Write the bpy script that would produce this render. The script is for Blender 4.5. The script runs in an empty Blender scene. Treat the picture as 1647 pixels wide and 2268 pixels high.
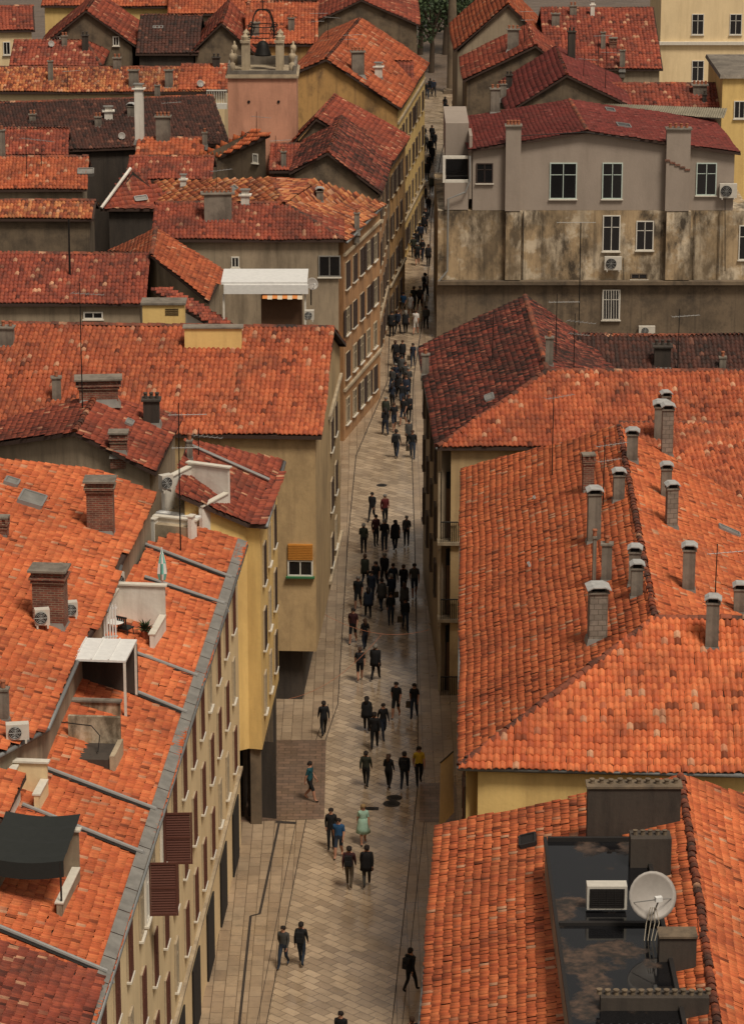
import bpy, math, random
import numpy as np
from mathutils import Vector, Matrix, geometry
random.seed(7); rng=np.random.default_rng(7)
# ---------------------------------------------------------------- camera model
F=7000.0; TH=math.atan(2084/7000.0); CT=math.cos(TH); ST=math.sin(TH); HC=50.0
CAM=Vector((0,0,HC))
def ray(u,v):
    r=(u-823.5)/F; d=(v-1134.0)/F
    return Vector((r,CT-d*ST,-ST-d*CT))
def P(u,v,z):
    d=ray(u,v); return CAM+d*((z-HC)/d.z)
def PD(u,v,D):
    d=ray(u,v); return CAM+d*(D/d.y)
def sc(p): return F/(p.y*CT+(HC-p.z)*ST)
def zr(ve,ze,vr,pitch=20):
    T=math.tan(math.radians(pitch)); de=ray(823,ve); k=ray(823,vr); kr=k.y/-k.z
    De=(HC-ze)*de.y/-de.z
    return (HC*kr-De+ze/T)/(kr+1/T)
scene=bpy.context.scene; COL=scene.collection
# ---------------------------------------------------------------- materials
MATS={}
def newmat(name):
    m=bpy.data.materials.new(name); m.use_nodes=True
    nt=m.node_tree; b=nt.nodes["Principled BSDF"]; return m,nt,b
def noise(nt,vec,scale,detail=5,rough=.6):
    n=nt.nodes.new("ShaderNodeTexNoise"); n.inputs["Scale"].default_value=scale
    n.inputs["Detail"].default_value=detail; n.inputs["Roughness"].default_value=rough
    if vec: nt.links.new(vec,n.inputs["Vector"])
    return n.outputs["Fac"]
def ramp(nt,fac,stops):
    r=nt.nodes.new("ShaderNodeValToRGB"); nt.links.new(fac,r.inputs[0])
    e=r.color_ramp.elements
    while len(e)<len(stops): e.new(0.5)
    for i,(p,c) in enumerate(stops):
        e[i].position=p; e[i].color=(c[0],c[1],c[2],1) if isinstance(c,(tuple,list)) else (c,c,c,1)
    return r.outputs[0]
def mix(nt,fac,a,b,mode='MIX'):
    m=nt.nodes.new("ShaderNodeMix"); m.data_type='RGBA'; m.blend_type=mode
    if isinstance(fac,(int,float)): m.inputs[0].default_value=fac
    else: nt.links.new(fac,m.inputs[0])
    for s,i in ((a,6),(b,7)):
        if isinstance(s,(tuple,list)): m.inputs[i].default_value=(s[0],s[1],s[2],1)
        else: nt.links.new(s,m.inputs[i])
    return m.outputs[2]
def mul(nt,a,k):
    m=nt.nodes.new("ShaderNodeMath"); m.operation='MULTIPLY'; nt.links.new(a,m.inputs[0]); m.inputs[1].default_value=k
    return m.outputs[0]
def coords(nt,scale=(1,1,1),rot=(0,0,0)):
    t=nt.nodes.new("ShaderNodeTexCoord"); m=nt.nodes.new("ShaderNodeMapping")
    m.inputs["Scale"].default_value=scale; m.inputs["Rotation"].default_value=rot
    nt.links.new(t.outputs["Object"],m.inputs[0]); return m.outputs[0]
def bump(nt,b,h,strength=.3,dist=.02):
    n=nt.nodes.new("ShaderNodeBump"); n.inputs["Strength"].default_value=strength; n.inputs["Distance"].default_value=dist
    nt.links.new(h,n.inputs["Height"]); nt.links.new(n.outputs[0],b.inputs["Normal"])
def mat_tile(name,cols,dirt=.5,dcol=(.05,.025,.018),rough=.75,pale=(.58,.30,.17),odd=.04):
    m,nt,b=newmat(name)
    g=nt.nodes.new("ShaderNodeNewGeometry")
    n=len(cols); st=[(odd+(1-2*odd)*i/(n-1),cols[i]) for i in range(n)]
    st=[(0,tuple(x*.35 for x in cols[0])),(odd*.8,tuple(x*.55 for x in cols[0]))]+st+[(1-odd*.4,pale)]
    c=ramp(nt,g.outputs["Random Per Island"],st)
    co=coords(nt)
    d1=ramp(nt,noise(nt,co,.42,9,.74),[(.46,0.0),(.67,1.0)])
    c=mix(nt,mul(nt,d1,dirt),c,dcol)
    d2=ramp(nt,noise(nt,co,5.5,6,.8),[(.50,0.0),(.70,1.0)])
    c=mix(nt,mul(nt,d2,.22+.5*dirt),c,dcol)
    d3=ramp(nt,noise(nt,co,.13,4),[(.40,0.0),(.58,1.0)])
    c=mix(nt,mul(nt,d3,.5),c,mix(nt,1.0,c,(.66,.58,.58),'MULTIPLY'))
    d5=ramp(nt,noise(nt,coords(nt,(1.8,.3,1)),1.0,7,.7),[(.53,0.0),(.70,1.0)])
    c=mix(nt,mul(nt,d5,.45*dirt+.12),c,tuple(x*.8 for x in dcol))
    nt.links.new(c,b.inputs["Base Color"]); b.inputs["Roughness"].default_value=rough
    b.inputs["Specular IOR Level"].default_value=.35
    MATS[name]=m
def mat_plaster(name,col,dark,amt=.6,sz=.22,lo=.45,hi=.66,rough=.9,pale=None):
    m,nt,b=newmat(name)
    co=coords(nt,(1,1,sz)); co2=coords(nt)
    c=col
    if pale: c=mix(nt,ramp(nt,noise(nt,co2,.5,8,.65),[(.48,0.0),(.54,1.0)]),col,pale)
    f=ramp(nt,noise(nt,co,.7,10,.72),[(lo,0.0),(hi,1.0)])
    c=mix(nt,mul(nt,f,amt),c,dark)
    f2=ramp(nt,noise(nt,co2,.22,7,.65),[(.42,0.0),(.62,1.0)])
    c=mix(nt,mul(nt,f2,amt*.6),c,tuple(x*.5 for x in col))
    f3=noise(nt,co2,9,4); c=mix(nt,mul(nt,f3,.18),c,tuple(x*.6 for x in col))
    f4=ramp(nt,noise(nt,coords(nt,(2.5,2.5,.12)),1.2,5,.6),[(.52,0.0),(.7,1.0)])
    c=mix(nt,mul(nt,f4,amt*.5),c,dark)
    nt.links.new(c,b.inputs["Base Color"]); b.inputs["Roughness"].default_value=rough
    bump(nt,b,noise(nt,co2,6,6),.35,.03); MATS[name]=m
def mat_plain(name,col,rough=.7,metal=0,var=.25,scale=5,spec=.4):
    m,nt,b=newmat(name); co=coords(nt)
    f=ramp(nt,noise(nt,co,scale,5),[(.35,0.0),(.7,1.0)])
    c=mix(nt,mul(nt,f,var),col,tuple(x*.45 for x in col))
    nt.links.new(c,b.inputs["Base Color"]); b.inputs["Roughness"].default_value=rough; b.inputs["Metallic"].default_value=metal
    b.inputs["Specular IOR Level"].default_value=spec
    MATS[name]=m
def mat_brick(name,c1,c2,mortar,scale=1,w=.25,h=.08):
    m,nt,b=newmat(name)
    t=nt.nodes.new("ShaderNodeTexCoord"); s=nt.nodes.new("ShaderNodeSeparateXYZ"); nt.links.new(t.outputs["Object"],s.inputs[0])
    a=nt.nodes.new("ShaderNodeMath"); nt.links.new(s.outputs[0],a.inputs[0]); nt.links.new(s.outputs[1],a.inputs[1])
    cb=nt.nodes.new("ShaderNodeCombineXYZ"); nt.links.new(a.outputs[0],cb.inputs[0]); nt.links.new(s.outputs[2],cb.inputs[1])
    br=nt.nodes.new("ShaderNodeTexBrick"); nt.links.new(cb.outputs[0],br.inputs[0])
    br.inputs["Scale"].default_value=scale; br.inputs["Brick Width"].default_value=w; br.inputs["Row Height"].default_value=h
    br.inputs["Mortar Size"].default_value=.012; br.inputs["Color1"].default_value=(*c1,1); br.inputs["Color2"].default_value=(*c2,1); br.inputs["Mortar"].default_value=(*mortar,1)
    c=mix(nt,mul(nt,ramp(nt,noise(nt,t.outputs["Object"],2.5,6),[(.4,0.0),(.7,1.0)]),.7),br.outputs[0],tuple(x*.3 for x in c1))
    nt.links.new(c,b.inputs["Base Color"]); b.inputs["Roughness"].default_value=.9; MATS[name]=m
def mat_pave(name,rotz,w,h,c1,c2,mortar,rough=.38):
    m,nt,b=newmat(name); co=coords(nt,(1,1,1),(0,0,rotz))
    br=nt.nodes.new("ShaderNodeTexBrick"); nt.links.new(co,br.inputs[0]); br.inputs["Scale"].default_value=1
    br.inputs["Brick Width"].default_value=w; br.inputs["Row Height"].default_value=h; br.inputs["Mortar Size"].default_value=.014
    br.inputs["Color1"].default_value=(*c1,1); br.inputs["Color2"].default_value=(*c2,1); br.inputs["Mortar"].default_value=(*mortar,1)
    br.inputs["Bias"].default_value=-.15
    c0=coords(nt)
    c=mix(nt,mul(nt,ramp(nt,noise(nt,c0,.22,8,.72),[(.42,0.0),(.68,1.0)]),.5),br.outputs[0],tuple(x*.32 for x in c1))
    c=mix(nt,mul(nt,ramp(nt,noise(nt,c0,1.8,6,.7),[(.5,0.0),(.75,1.0)]),.5),c,tuple(x*.25 for x in c1))
    nt.links.new(c,b.inputs["Base Color"])
    r=ramp(nt,noise(nt,c0,.45,6),[(.35,rough-.08),(.7,rough+.25)]); nt.links.new(r,b.inputs["Roughness"])
    b.inputs["Specular IOR Level"].default_value=1.0
    MATS[name]=m
mat_tile('t_orange',[(.36,.080,.032),(.45,.108,.040),(.53,.145,.055),(.42,.096,.036),(.30,.066,.028)],.55)
mat_tile('t_bright',[(.54,.125,.042),(.62,.155,.052),(.69,.20,.07),(.58,.135,.045),(.45,.098,.036)],.42,(.09,.036,.022))
mat_tile('t_mixed',[(.32,.07,.028),(.48,.14,.048),(.62,.27,.10),(.40,.10,.038),(.20,.05,.026)],.7,odd=.08)
mat_tile('t_red',[(.24,.050,.028),(.31,.066,.034),(.38,.088,.042),(.28,.057,.030),(.19,.041,.024)],.7,odd=.05)
mat_tile('t_deep',[(.14,.025,.020),(.18,.031,.024),(.22,.042,.030),(.12,.023,.019)],.4,pale=(.28,.09,.07),odd=.03)
mat_tile('t_dark',[(.045,.021,.015),(.075,.028,.019),(.11,.038,.024),(.035,.019,.014)],.6,(.016,.012,.010),pale=(.2,.08,.05),odd=.04)
mat_tile('t_worn',[(.06,.028,.02),(.15,.036,.024),(.34,.075,.042),(.09,.028,.02),(.27,.055,.035)],.95,(.03,.02,.016),pale=(.42,.14,.08),odd=.12)
mat_tile('ridge',[(.20,.06,.03),(.32,.08,.035),(.10,.045,.03),(.40,.10,.04)],1.0,(.02,.018,.015))
mat_plain('under',(.05,.028,.020),.9)
mat_plaster('tan',(.52,.36,.18),(.15,.095,.05),.65,.5)
mat_plaster('cream',(.80,.62,.36),(.42,.29,.15),.35)
mat_plaster('yellow',(.78,.54,.20),(.38,.22,.08),.45)
mat_plaster('ochre',(.52,.29,.10),(.07,.045,.03),.95,.5)
mat_plaster('grey',(.33,.27,.22),(.20,.16,.125),.35)
mat_plaster('beige',(.34,.265,.18),(.09,.068,.045),.75)
mat_plaster('old',(.46,.33,.19),(.03,.023,.017),.98,.45,.43,.60,.9,(.66,.55,.40))
mat_plaster('stone',(.18,.13,.082),(.03,.023,.018),.9,.9)
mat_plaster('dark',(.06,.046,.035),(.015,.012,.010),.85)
mat_plaster('salmon',(.62,.30,.19),(.25,.12,.075),.65)
mat_plaster('brown',(.40,.21,.09),(.10,.055,.03),.75)
mat_plaster('white',(.74,.70,.62),(.35,.30,.24),.5)
mat_plaster('concrete',(.23,.195,.155),(.05,.04,.032),.95,.6)
mat_plaster('stonelight',(.45,.36,.24),(.14,.10,.07),.8,.7)
mat_brick('brick',(.24,.065,.038),(.11,.04,.028),(.24,.19,.13))
mat_brick('block',(.28,.23,.185),(.20,.165,.13),(.10,.08,.06),1,.3,.2)
mat_plain('glass',(.012,.012,.013),.12,0,.2,2,.6)
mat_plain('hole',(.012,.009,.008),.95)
mat_plain('drain',(.035,.026,.02),.9)
mat_plain('framewhite',(.66,.62,.54),.6)
mat_plain('frameteal',(.50,.58,.52),.6)
mat_plain('shutter',(.10,.032,.02),.7)
mat_plain('shutterdark',(.045,.028,.022),.7)
mat_plain('metal',(.30,.295,.28),.5,.4)
mat_plain('capmetal',(.46,.45,.43),.5,.1,.6,4)
mat_plain('gutter',(.20,.205,.20),.55,.3)
mat_plain('darkmetal',(.03,.026,.024),.6,.3)
mat_plain('whitemetal',(.72,.71,.68),.45)
mat_plain('dish',(.32,.29,.26),.5)
mat_plain('acwhite',(.55,.51,.44),.5)
mat_plain('sill',(.62,.57,.48),.7)
mat_plain('canvas',(.58,.50,.38),.9)
mat_plain('stripeorange',(.60,.22,.06),.9)
mat_plain('blind',(.48,.20,.03),.7)
mat_plain('green',(.03,.13,.05),.7)
mat_plain('teal',(.15,.45,.38),.8)
mat_plain('darkcloth',(.018,.020,.018),.95)
mat_plain('wood',(.10,.05,.025),.85)
mat_plain('bark',(.06,.04,.025),.95)
mat_plain('terracotta',(.34,.12,.06),.85)
mat_plain('iron',(.02,.018,.016),.6,.5)
mat_plain('lead',(.25,.235,.21),.5,.1,.7,2)
mat_pave('pave',math.radians(45),.72,.40,(.47,.355,.24),(.25,.18,.12),(.10,.07,.045),.19)
mat_pave('paveside',math.radians(90),.9,.45,(.38,.28,.185),(.27,.19,.125),(.09,.062,.04),.27)
mat_pave('ground',0,.8,.4,(.16,.11,.075),(.12,.085,.06),(.05,.037,.026),.45)
mat_pave('cobble',math.radians(0),.55,.32,(.20,.125,.085),(.12,.08,.055),(.04,.03,.02),.34)
m,nt,b=newmat('bitumen'); co=coords(nt)
f=ramp(nt,noise(nt,co,.4,5,.5),[(.44,0.0),(.48,1.0)])
c=mix(nt,f,mix(nt,ramp(nt,noise(nt,co,3,8,.7),[(.4,0.0),(.65,1.0)]),(.02,.016,.013),(.10,.06,.04)),(.008,.008,.009))
nt.links.new(c,b.inputs["Base Color"]); nt.links.new(ramp(nt,f,[(0,.6),(1,.04)]),b.inputs["Roughness"]); MATS['bitumen']=m
m,nt,b=newmat('leaf'); g=nt.nodes.new("ShaderNodeNewGeometry")
c=ramp(nt,g.outputs["Random Per Island"],[(0,(.012,.022,.008)),(.6,(.03,.055,.018)),(1,(.06,.09,.03))])
nt.links.new(c,b.inputs["Base Color"]); b.inputs["Roughness"].default_value=.8; MATS['leaf']=m
mat_plain('corrugated',(.24,.21,.15),.8,0,.6,1.5)
def flat(name,col,rough=.85):
    if name not in MATS: mat_plain(name,col,rough,0,.3,12,.3)
    return name
# ---------------------------------------------------------------- mesh builder
def mk(name,me,parent=None,loc=None,rot=0):
    o=bpy.data.objects.new(name,me); COL.objects.link(o)
    if parent is not None: o.parent=parent
    if loc is not None: o.location=loc
    if rot: o.rotation_euler=(0,0,rot)
    return o
class MB:
    def __init__(s): s.v=[]; s.f=[]; s.m=[]
    def face(s,pts,m=0):
        i=len(s.v); s.v+=[tuple(p) for p in pts]; s.f.append(tuple(range(i,i+len(pts)))); s.m.append(m)
    def box(s,c,sz,m=0,rot=0,top=1.0,dx=0,dy=0):
        i=len(s.v); ca,sa=math.cos(rot),math.sin(rot)
        for k,z in ((1,0),(top,sz[2])):
            for x,y in ((-1,-1),(1,-1),(1,1),(-1,1)):
                X=x*sz[0]/2*k+(dx if z else 0); Y=y*sz[1]/2*k+(dy if z else 0)
                s.v.append((c[0]+X*ca-Y*sa,c[1]+X*sa+Y*ca,c[2]+z))
        for f in ((3,2,1,0),(4,5,6,7),(0,1,5,4),(1,2,6,5),(2,3,7,6),(3,0,4,7)):
            s.f.append(tuple(i+k for k in f)); s.m.append(m)
    def tube(s,pts,r,n=8,m=0,cap=True):
        pts=[Vector(p) for p in pts]; R=r if isinstance(r,(list,tuple)) else [r]*len(pts)
        i0=len(s.v); prev=None
        for k,p in enumerate(pts):
            t=(pts[min(k+1,len(pts)-1)]-pts[max(k-1,0)]).normalized()
            a=prev if prev is not None else (Vector((0,0,1)) if abs(t.z)<.9 else Vector((1,0,0)))
            a=(a-t*a.dot(t)).normalized(); prev=a; b=t.cross(a)
            for j in range(n):
                q=2*math.pi*j/n; s.v.append(tuple(p+(a*math.cos(q)+b*math.sin(q))*R[k]))
        for k in range(len(pts)-1):
            for j in range(n):
                a=i0+k*n+j; b=i0+k*n+(j+1)%n
                s.f.append((a,b,b+n,a+n)); s.m.append(m)
        if cap:
            s.f.append(tuple(range(i0+n-1,i0-1,-1))); s.m.append(m)
            e=i0+(len(pts)-1)*n; s.f.append(tuple(range(e,e+n))); s.m.append(m)
    def lathe(s,c,prof,n=12,m=0,axis=None):
        i0=len(s.v); c=Vector(c)
        Rm=Vector((0,0,1)).rotation_difference(Vector(axis)).to_matrix() if axis is not None else Matrix.Identity(3)
        for r,z in prof:
            for j in range(n):
                q=2*math.pi*j/n; s.v.append(tuple(c+Rm@Vector((r*math.cos(q),r*math.sin(q),z))))
        for k in range(len(prof)-1):
            for j in range(n):
                a=i0+k*n+j; b=i0+k*n+(j+1)%n; s.f.append((a,b,b+n,a+n)); s.m.append(m)
        s.f.append(tuple(range(i0+n-1,i0-1,-1))); s.m.append(m)
        e=i0+(len(prof)-1)*n; s.f.append(tuple(range(e,e+n))); s.m.append(m)
    def mesh(s,name,mats,off=(0,0,0),smooth=False):
        me=bpy.data.meshes.new(name); o=Vector(off)
        me.from_pydata([(a[0]-o.x,a[1]-o.y,a[2]-o.z) for a in s.v],[],s.f)
        for x in mats: me.materials.append(MATS[x])
        me.polygons.foreach_set('material_index',s.m)
        if smooth: me.polygons.foreach_set('use_smooth',[True]*len(s.f))
        me.update(); return me
    def obj(s,name,mats,parent=None,off=(0,0,0),loc=None,rot=0,smooth=False):
        return mk(name,s.mesh(name,mats,off,smooth),parent,loc,rot)
def tag(o,label,cat,group=None,kind=None):
    o["label"]=label; o["category"]=cat
    if group: o["group"]=group
    if kind: o["kind"]=kind
    return o
def empty(name,label,cat,loc,rot=0,group=None):
    e=bpy.data.objects.new(name,None); COL.objects.link(e); e.location=loc; e.rotation_euler=(0,0,rot)
    e.empty_display_size=.3
    return tag(e,label,cat,group)
# ---------------------------------------------------------------- roofs
STY={'barrel':(.225,.34,[-.5,-.38,-.2,0,.2,.38,.5],[0,.008,.055,.075,.055,.008,0],.035,False),
     'flat':(.20,.28,[-.5,-.36,-.2,.40,.5],[.004,.024,.006,.004,.014],.024,True),
     'far':(.29,.40,[-.5,-.25,0,.25,.5],[0,.05,.085,.05,0],.045,False)}
def tiles(tris,style):
    w,L,xs,hs,lift,stag=STY[style]; xs=np.array(xs)*w; hs=np.array(hs); K=len(xs)
    n=Vector((0,0,0))
    for t in tris: n+=(t[1]-t[0]).cross(t[2]-t[0])
    n.normalize(); u=Vector((0,0,1)).cross(n)
    if u.length<1e-3: u=Vector((1,0,0))
    u.normalize(); v=n.cross(u); o=tris[0][0]
    T=[]
    for t in tris: T.append([((p-o).dot(u),(p-o).dot(v),(p-o).dot(n)) for p in t])
    al=np.array([[q[0],q[1]] for t in T for q in t]); a0,b0=al.min(0); a1,b1=al.max(0)
    A,B=np.meshgrid(np.arange(a0+w*.5,a1,w),np.arange(b0+L*.5,b1+L*.5,L))
    if stag: A=A+(np.round((B-b0)/L).astype(int)%2)*w*.5
    A=A.ravel();B=B.ravel(); out=[]
    for t in T:
        (x0,y0,h0),(x1,y1,h1),(x2,y2,h2)=t
        d=(x1-x0)*(y2-y0)-(x2-x0)*(y1-y0)
        if abs(d)<1e-6: continue
        l1=((A-x0)*(y2-y0)-(x2-x0)*(B-y0))/d; l2=((x1-x0)*(B-y0)-(A-x0)*(y1-y0))/d
        ok=(l1>=-1e-4)&(l2>=-1e-4)&(l1+l2<=1.0001)
        a=A[ok];b=B[ok]; M=len(a)
        if not M: continue
        g1=((h1-h0)*(y2-y0)-(h2-h0)*(y1-y0))/d; g2=((h2-h0)*(x1-x0)-(h1-h0)*(x2-x0))/d
        wav=.025*np.sin(a*.9+b*.4)+.018*np.sin(b*1.3-a*.3)
        a=a+rng.normal(0,.009,M)+.03*np.sin(b*.7); b=b+rng.normal(0,.014,M)+.03*np.sin(a*.5+1); jz=rng.normal(0,.007,M)+wav; tw=rng.normal(0,.025,M)
        X=np.zeros((M,3,K)); Y=np.zeros((M,3,K)); Z=np.zeros((M,3,K))
        for r,(yy,zz) in enumerate(((-L*.52,lift-.045),(-L*.52,lift),(L*.54,.005))):
            X[:,r,:]=a[:,None]+xs+tw[:,None]*yy; Y[:,r,:]=b[:,None]+yy+tw[:,None]*xs
            Z[:,r,:]=hs*(1 if r else .75)+zz+jz[:,None]
        Z+=h0+g1*(X-x0)+g2*(Y-y0)+.03
        U=np.array(u);V=np.array(v);Nn=np.array(n)
        pts=np.array(o)+X[...,None]*U+Y[...,None]*V+Z[...,None]*Nn
        out.append(pts.reshape(-1,3))
    if not out: return np.zeros((0,3)),np.zeros((0,4),int)
    V=np.concatenate(out); M=len(V)//(3*K)
    loc=[(r*K+k,r*K+k+1,(r+1)*K+k+1,(r+1)*K+k) for r in range(2) for k in range(K-1)]
    Fq=(np.arange(M)*3*K)[:,None,None]+np.array(loc)[None]
    return V,Fq.reshape(-1,4)
FACETS=[];WALLS=[]
class House: pass
def capline(mb,p,q,r=.13,m=2):
    L=(q-p).length; n=max(1,int(L/.38)); d=(q-p)/n; t=d.normalized()
    side=t.cross(Vector((0,0,1))).normalized(); up=side.cross(t)
    for i in range(n):
        a=p+d*i+Vector((random.gauss(0,.012),0,random.gauss(0,.012)+.04)); b=a+d*1.06; i0=len(mb.v)
        for c,rr in ((a,r*1.12),(b,r*.92)):
            for k in range(5):
                q2=math.pi*k/4; mb.v.append(tuple(c+side*math.cos(q2)*rr+up*(math.sin(q2)*rr*.9-.02)))
        for k in range(4): mb.f.append((i0+k,i0+k+1,i0+6+k,i0+5+k)); mb.m.append(m)
        mb.f.append((i0,i0+1,i0+2,i0+3,i0+4)); mb.m.append(m)
def house(label,facets,tile='t_orange',wall='tan',zb=0.0,ov=.3,style='barrel',caps=(),name='house',cat='house',gutters=(),under=None):
    cache={}
    def cv(p):
        if isinstance(p,Vector): return p
        k=tuple(p)
        if k not in cache: cache[k]=P(*k)
        return cache[k]
    FS=[]
    for f in facets:
        q=[cv(p) for p in f]
        nn=Vector((0,0,0))
        for i in range(len(q)): nn+=q[i].cross(q[(i+1)%len(q)])
        if nn.z<0: q=q[::-1]
        FS.append(q)
    allp=[p for q in FS for p in q]; c=sum(allp,Vector((0,0,0)))/len(allp); org=Vector((c.x,c.y,0))
    e=empty(name,label,cat,org); h=House(); h.e=e; h.org=org
    VV=[];FF=[];nv=0; mb=MB()
    key=lambda p:(round(p.x,3),round(p.y,3),round(p.z,3))
    E={}
    for q in FS:
        tr=geometry.tessellate_polygon([q]); tris=[]
        for t in tr:
            a,b_,c_=[q[i] if isinstance(i,int) else i for i in t]
            if (b_-a).cross(c_-a).z<0: b_,c_=c_,b_
            if (b_-a).cross(c_-a).length<1e-5: continue
            tris.append((a,b_,c_)); FACETS.append((a,b_,c_,h))
            mb.face([a-Vector((0,0,.03)),b_-Vector((0,0,.03)),c_-Vector((0,0,.03))],1)
        v,f=tiles(tris,style)
        if len(v): VV.append(v); FF.append(f+nv); nv+=len(v)
        for i in range(len(q)): E[(key(q[i]),key(q[(i+1)%len(q)]))]=(q[i],q[(i+1)%len(q)])
    bnd={}
    for k,(a,b_) in E.items():
        if (k[1],k[0]) not in E:
            bnd[k[0]]=(k[1],a,b_)
            mb.face([a,b_,b_-Vector((0,0,.17)),a-Vector((0,0,.17))],1)
        elif k[0]<k[1] : capline(mb,a,b_)
    for a,b_ in caps: capline(mb,cv(a),cv(b_))
    for a,b_ in gutters:
        a=cv(a)-Vector((0,0,.08)); b_=cv(b_)-Vector((0,0,.08)); mb.tube([a,b_],.08,6,3)
    wm=MB(); used=set()
    for k0 in list(bnd):
        if k0 in used: continue
        loop=[];k=k0
        while k in bnd and k not in used:
            used.add(k); loop.append(bnd[k][1]); k=bnd[k][0]
        n=len(loop)
        if n<3: continue
        off=[]
        for i in range(n):
            p=loop[i]; a=(p-loop[i-1]); b_=(loop[(i+1)%n]-p)
            a=Vector((a.x,a.y)); b_=Vector((b_.x,b_.y))
            if a.length<1e-4: a=b_.copy()
            if b_.length<1e-4: b_=a.copy()
            a.normalize(); b_.normalize()
            n1=Vector((-a.y,a.x)); n2=Vector((-b_.y,b_.x)); dn=max(.35,1+n1.dot(n2))
            mm=(n1+n2)/dn*ov; off.append(Vector((p.x+mm.x,p.y+mm.y,p.z-.15)))
        for i in range(n):
            a=off[i]; b_=off[(i+1)%n]
            if (a-b_).length<.05: continue
            wm.face([(a.x,a.y,zb),(b_.x,b_.y,zb),tuple(b_),tuple(a)],0)
            WALLS.append((a,b_,zb,h))
        if zb>0: wm.face([(p.x,p.y,zb) for p in off][::-1],0)
    wm.obj('wall',[wall],e,org)
    nm=len(mb.v)
    V=np.concatenate([np.array(mb.v)]+VV) if VV else np.array(mb.v)
    V=V-np.array(org)
    fl=[list(f) for f in mb.f]; lt=[len(f) for f in fl]; li=[i for f in fl for i in f]
    if FF:
        Q=np.concatenate(FF)+nm; li=np.concatenate([np.array(li,int),Q.ravel()]); lt=np.concatenate([np.array(lt,int),np.full(len(Q),4)])
        mi=np.concatenate([np.array(mb.m,int),np.zeros(len(Q),int)])
    else: li=np.array(li);lt=np.array(lt);mi=np.array(mb.m)
    me=bpy.data.meshes.new('roof'); me.vertices.add(len(V)); me.vertices.foreach_set('co',V.astype(np.float32).ravel())
    me.loops.add(len(li)); me.loops.foreach_set('vertex_index',li.astype(np.int32))
    me.polygons.add(len(lt)); me.polygons.foreach_set('loop_start',np.concatenate([[0],np.cumsum(lt)[:-1]]).astype(np.int32))
    for x in (tile,under or 'under','ridge','gutter'): me.materials.append(MATS[x])
    me.polygons.foreach_set('material_index',mi.astype(np.int32)); me.update(calc_edges=True); me.validate()
    h.roof=mk('roof',me,e); return h
def gable(label,E0,E1,R0,R1,ze,pitch=20,back=True,**k):
    vm=(E0[1]+E1[1])/2; vr=(R0[1]+R1[1])/2; zz=zr(vm,ze,vr,pitch)
    e0,e1,r0,r1=P(*E0,ze),P(*E1,ze),P(*R0,zz),P(*R1,zz)
    d=Vector((e1.x-e0.x,e1.y-e0.y,0)); L=d.length; d.normalize(); n=Vector((-d.y,d.x,0))
    dist=((r0-e0).dot(n)+(r1-e0).dot(n))/2
    s0=(r0-e0).dot(d); s1=(r1-e0).dot(d)
    if abs(s0)<1.6: s0=0
    if abs(s1-L)<1.6: s1=L
    s0=max(0,s0); s1=min(L,s1)
    r0=e0+d*s0+n*dist; r1=e0+d*s1+n*dist; r0.z=r1.z=zz
    b0=e0+n*2*dist; b1=e1+n*2*dist
    fs=[[e0,e1,r1,r0]]
    if back: fs.append([b1,b0,r0,r1])
    if s1<L and back: fs.append([e1,b1,r1])
    if s0>0 and back: fs.append([b0,e0,r0])
    return house(label,fs,**k)
def gy(label,L,R,A,ze,length,skew=0,**k):
    # gable end facing the street direction: one vertical wall plane
    low=L if L[1]>R[1] else R
    D=P(*low,ze).y; l=PD(*L,D); r=PD(*R,D); a=PD(*A,D)
    sh=Vector((skew,length,0))
    return house(label,[[l,a,a+sh,l+sh],[a,r,r+sh,a+sh]],**k)
def tri_hit(u,v,lst=None):
    d=ray(u,v); best=None
    for a,b,c,h in (lst or FACETS):
        q=geometry.intersect_ray_tri(a,b,c,d,CAM,True)
        if q is not None:
            t=(q-CAM).length
            if best is None or t<best[0]: best=(t,q,h)
    return best
def wall_hit(u,v):
    d=ray(u,v); best=None
    for a,b,zb,h in WALLS:
        n=Vector((b.y-a.y,a.x-b.x,0))
        if n.length<1e-4: continue
        n.normalize()
        dn=d.dot(n)
        if dn>=0: continue
        t=(a-CAM).dot(n)/dn
        q=CAM+d*t; ab=Vector((b.x-a.x,b.y-a.y)); s=Vector((q.x-a.x,q.y-a.y)).dot(ab)/ab.length_squared
        if 0<=s<=1 and zb<=q.z<=a.z+(b.z-a.z)*s:
            if best is None or t<best[0]: best=(t,q,h,n)
    return best
# ---------------------------------------------------------------- window kit
WC={}
def wmesh(kind,w,h,mats):
    key=(kind,round(w,2),round(h,2),tuple(mats))
    if key in WC: return WC[key]
    mb=MB(); t=.07
    if kind=='frame':
        for x in (-w/2+t/2,w/2-t/2): mb.box((x,-.03,0),(t,.07,h))
        for z in (0,h-t): mb.box((0,-.03,z),(w-2*t-.002,.068,t))
        mb.box((0,-.025,t+.001),(t*.7,.05,h-2*t-.002))
        if h>1.3: mb.box((-w/4-.01,-.025,h*.66),(w/2-t*1.6,.04,.04)); mb.box((w/4+.01,-.025,h*.66),(w/2-t*1.6,.04,.04))
        mb.box((0,-.07,-.07),(w+.12,.15,.065),1)
    elif kind=='pane': mb.box((0,-.012,t*.5),(w-t,.02,h-t))
    elif kind=='shutter':
        mb.box((0,0,0),(.06,.045,h)); mb.box((w-.06,0,0),(.06,.045,h))
        nsl=int(h/.09)
        for z in (0,h*.5,h-.07): mb.box((w/2-.03,0,z),(w-.125,.04,.07))
        for i in range(nsl):
            z=.075+i*(h-.15)/nsl; mb.box((w/2-.03,0,z),(w-.13,.02,.045),0,0,1,0,.015)
        mb.box((w/2-.03,.012,.03),(w-.13,.008,h-.06))
    me=mb.mesh(kind,mats); WC[key]=me; return me
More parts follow.
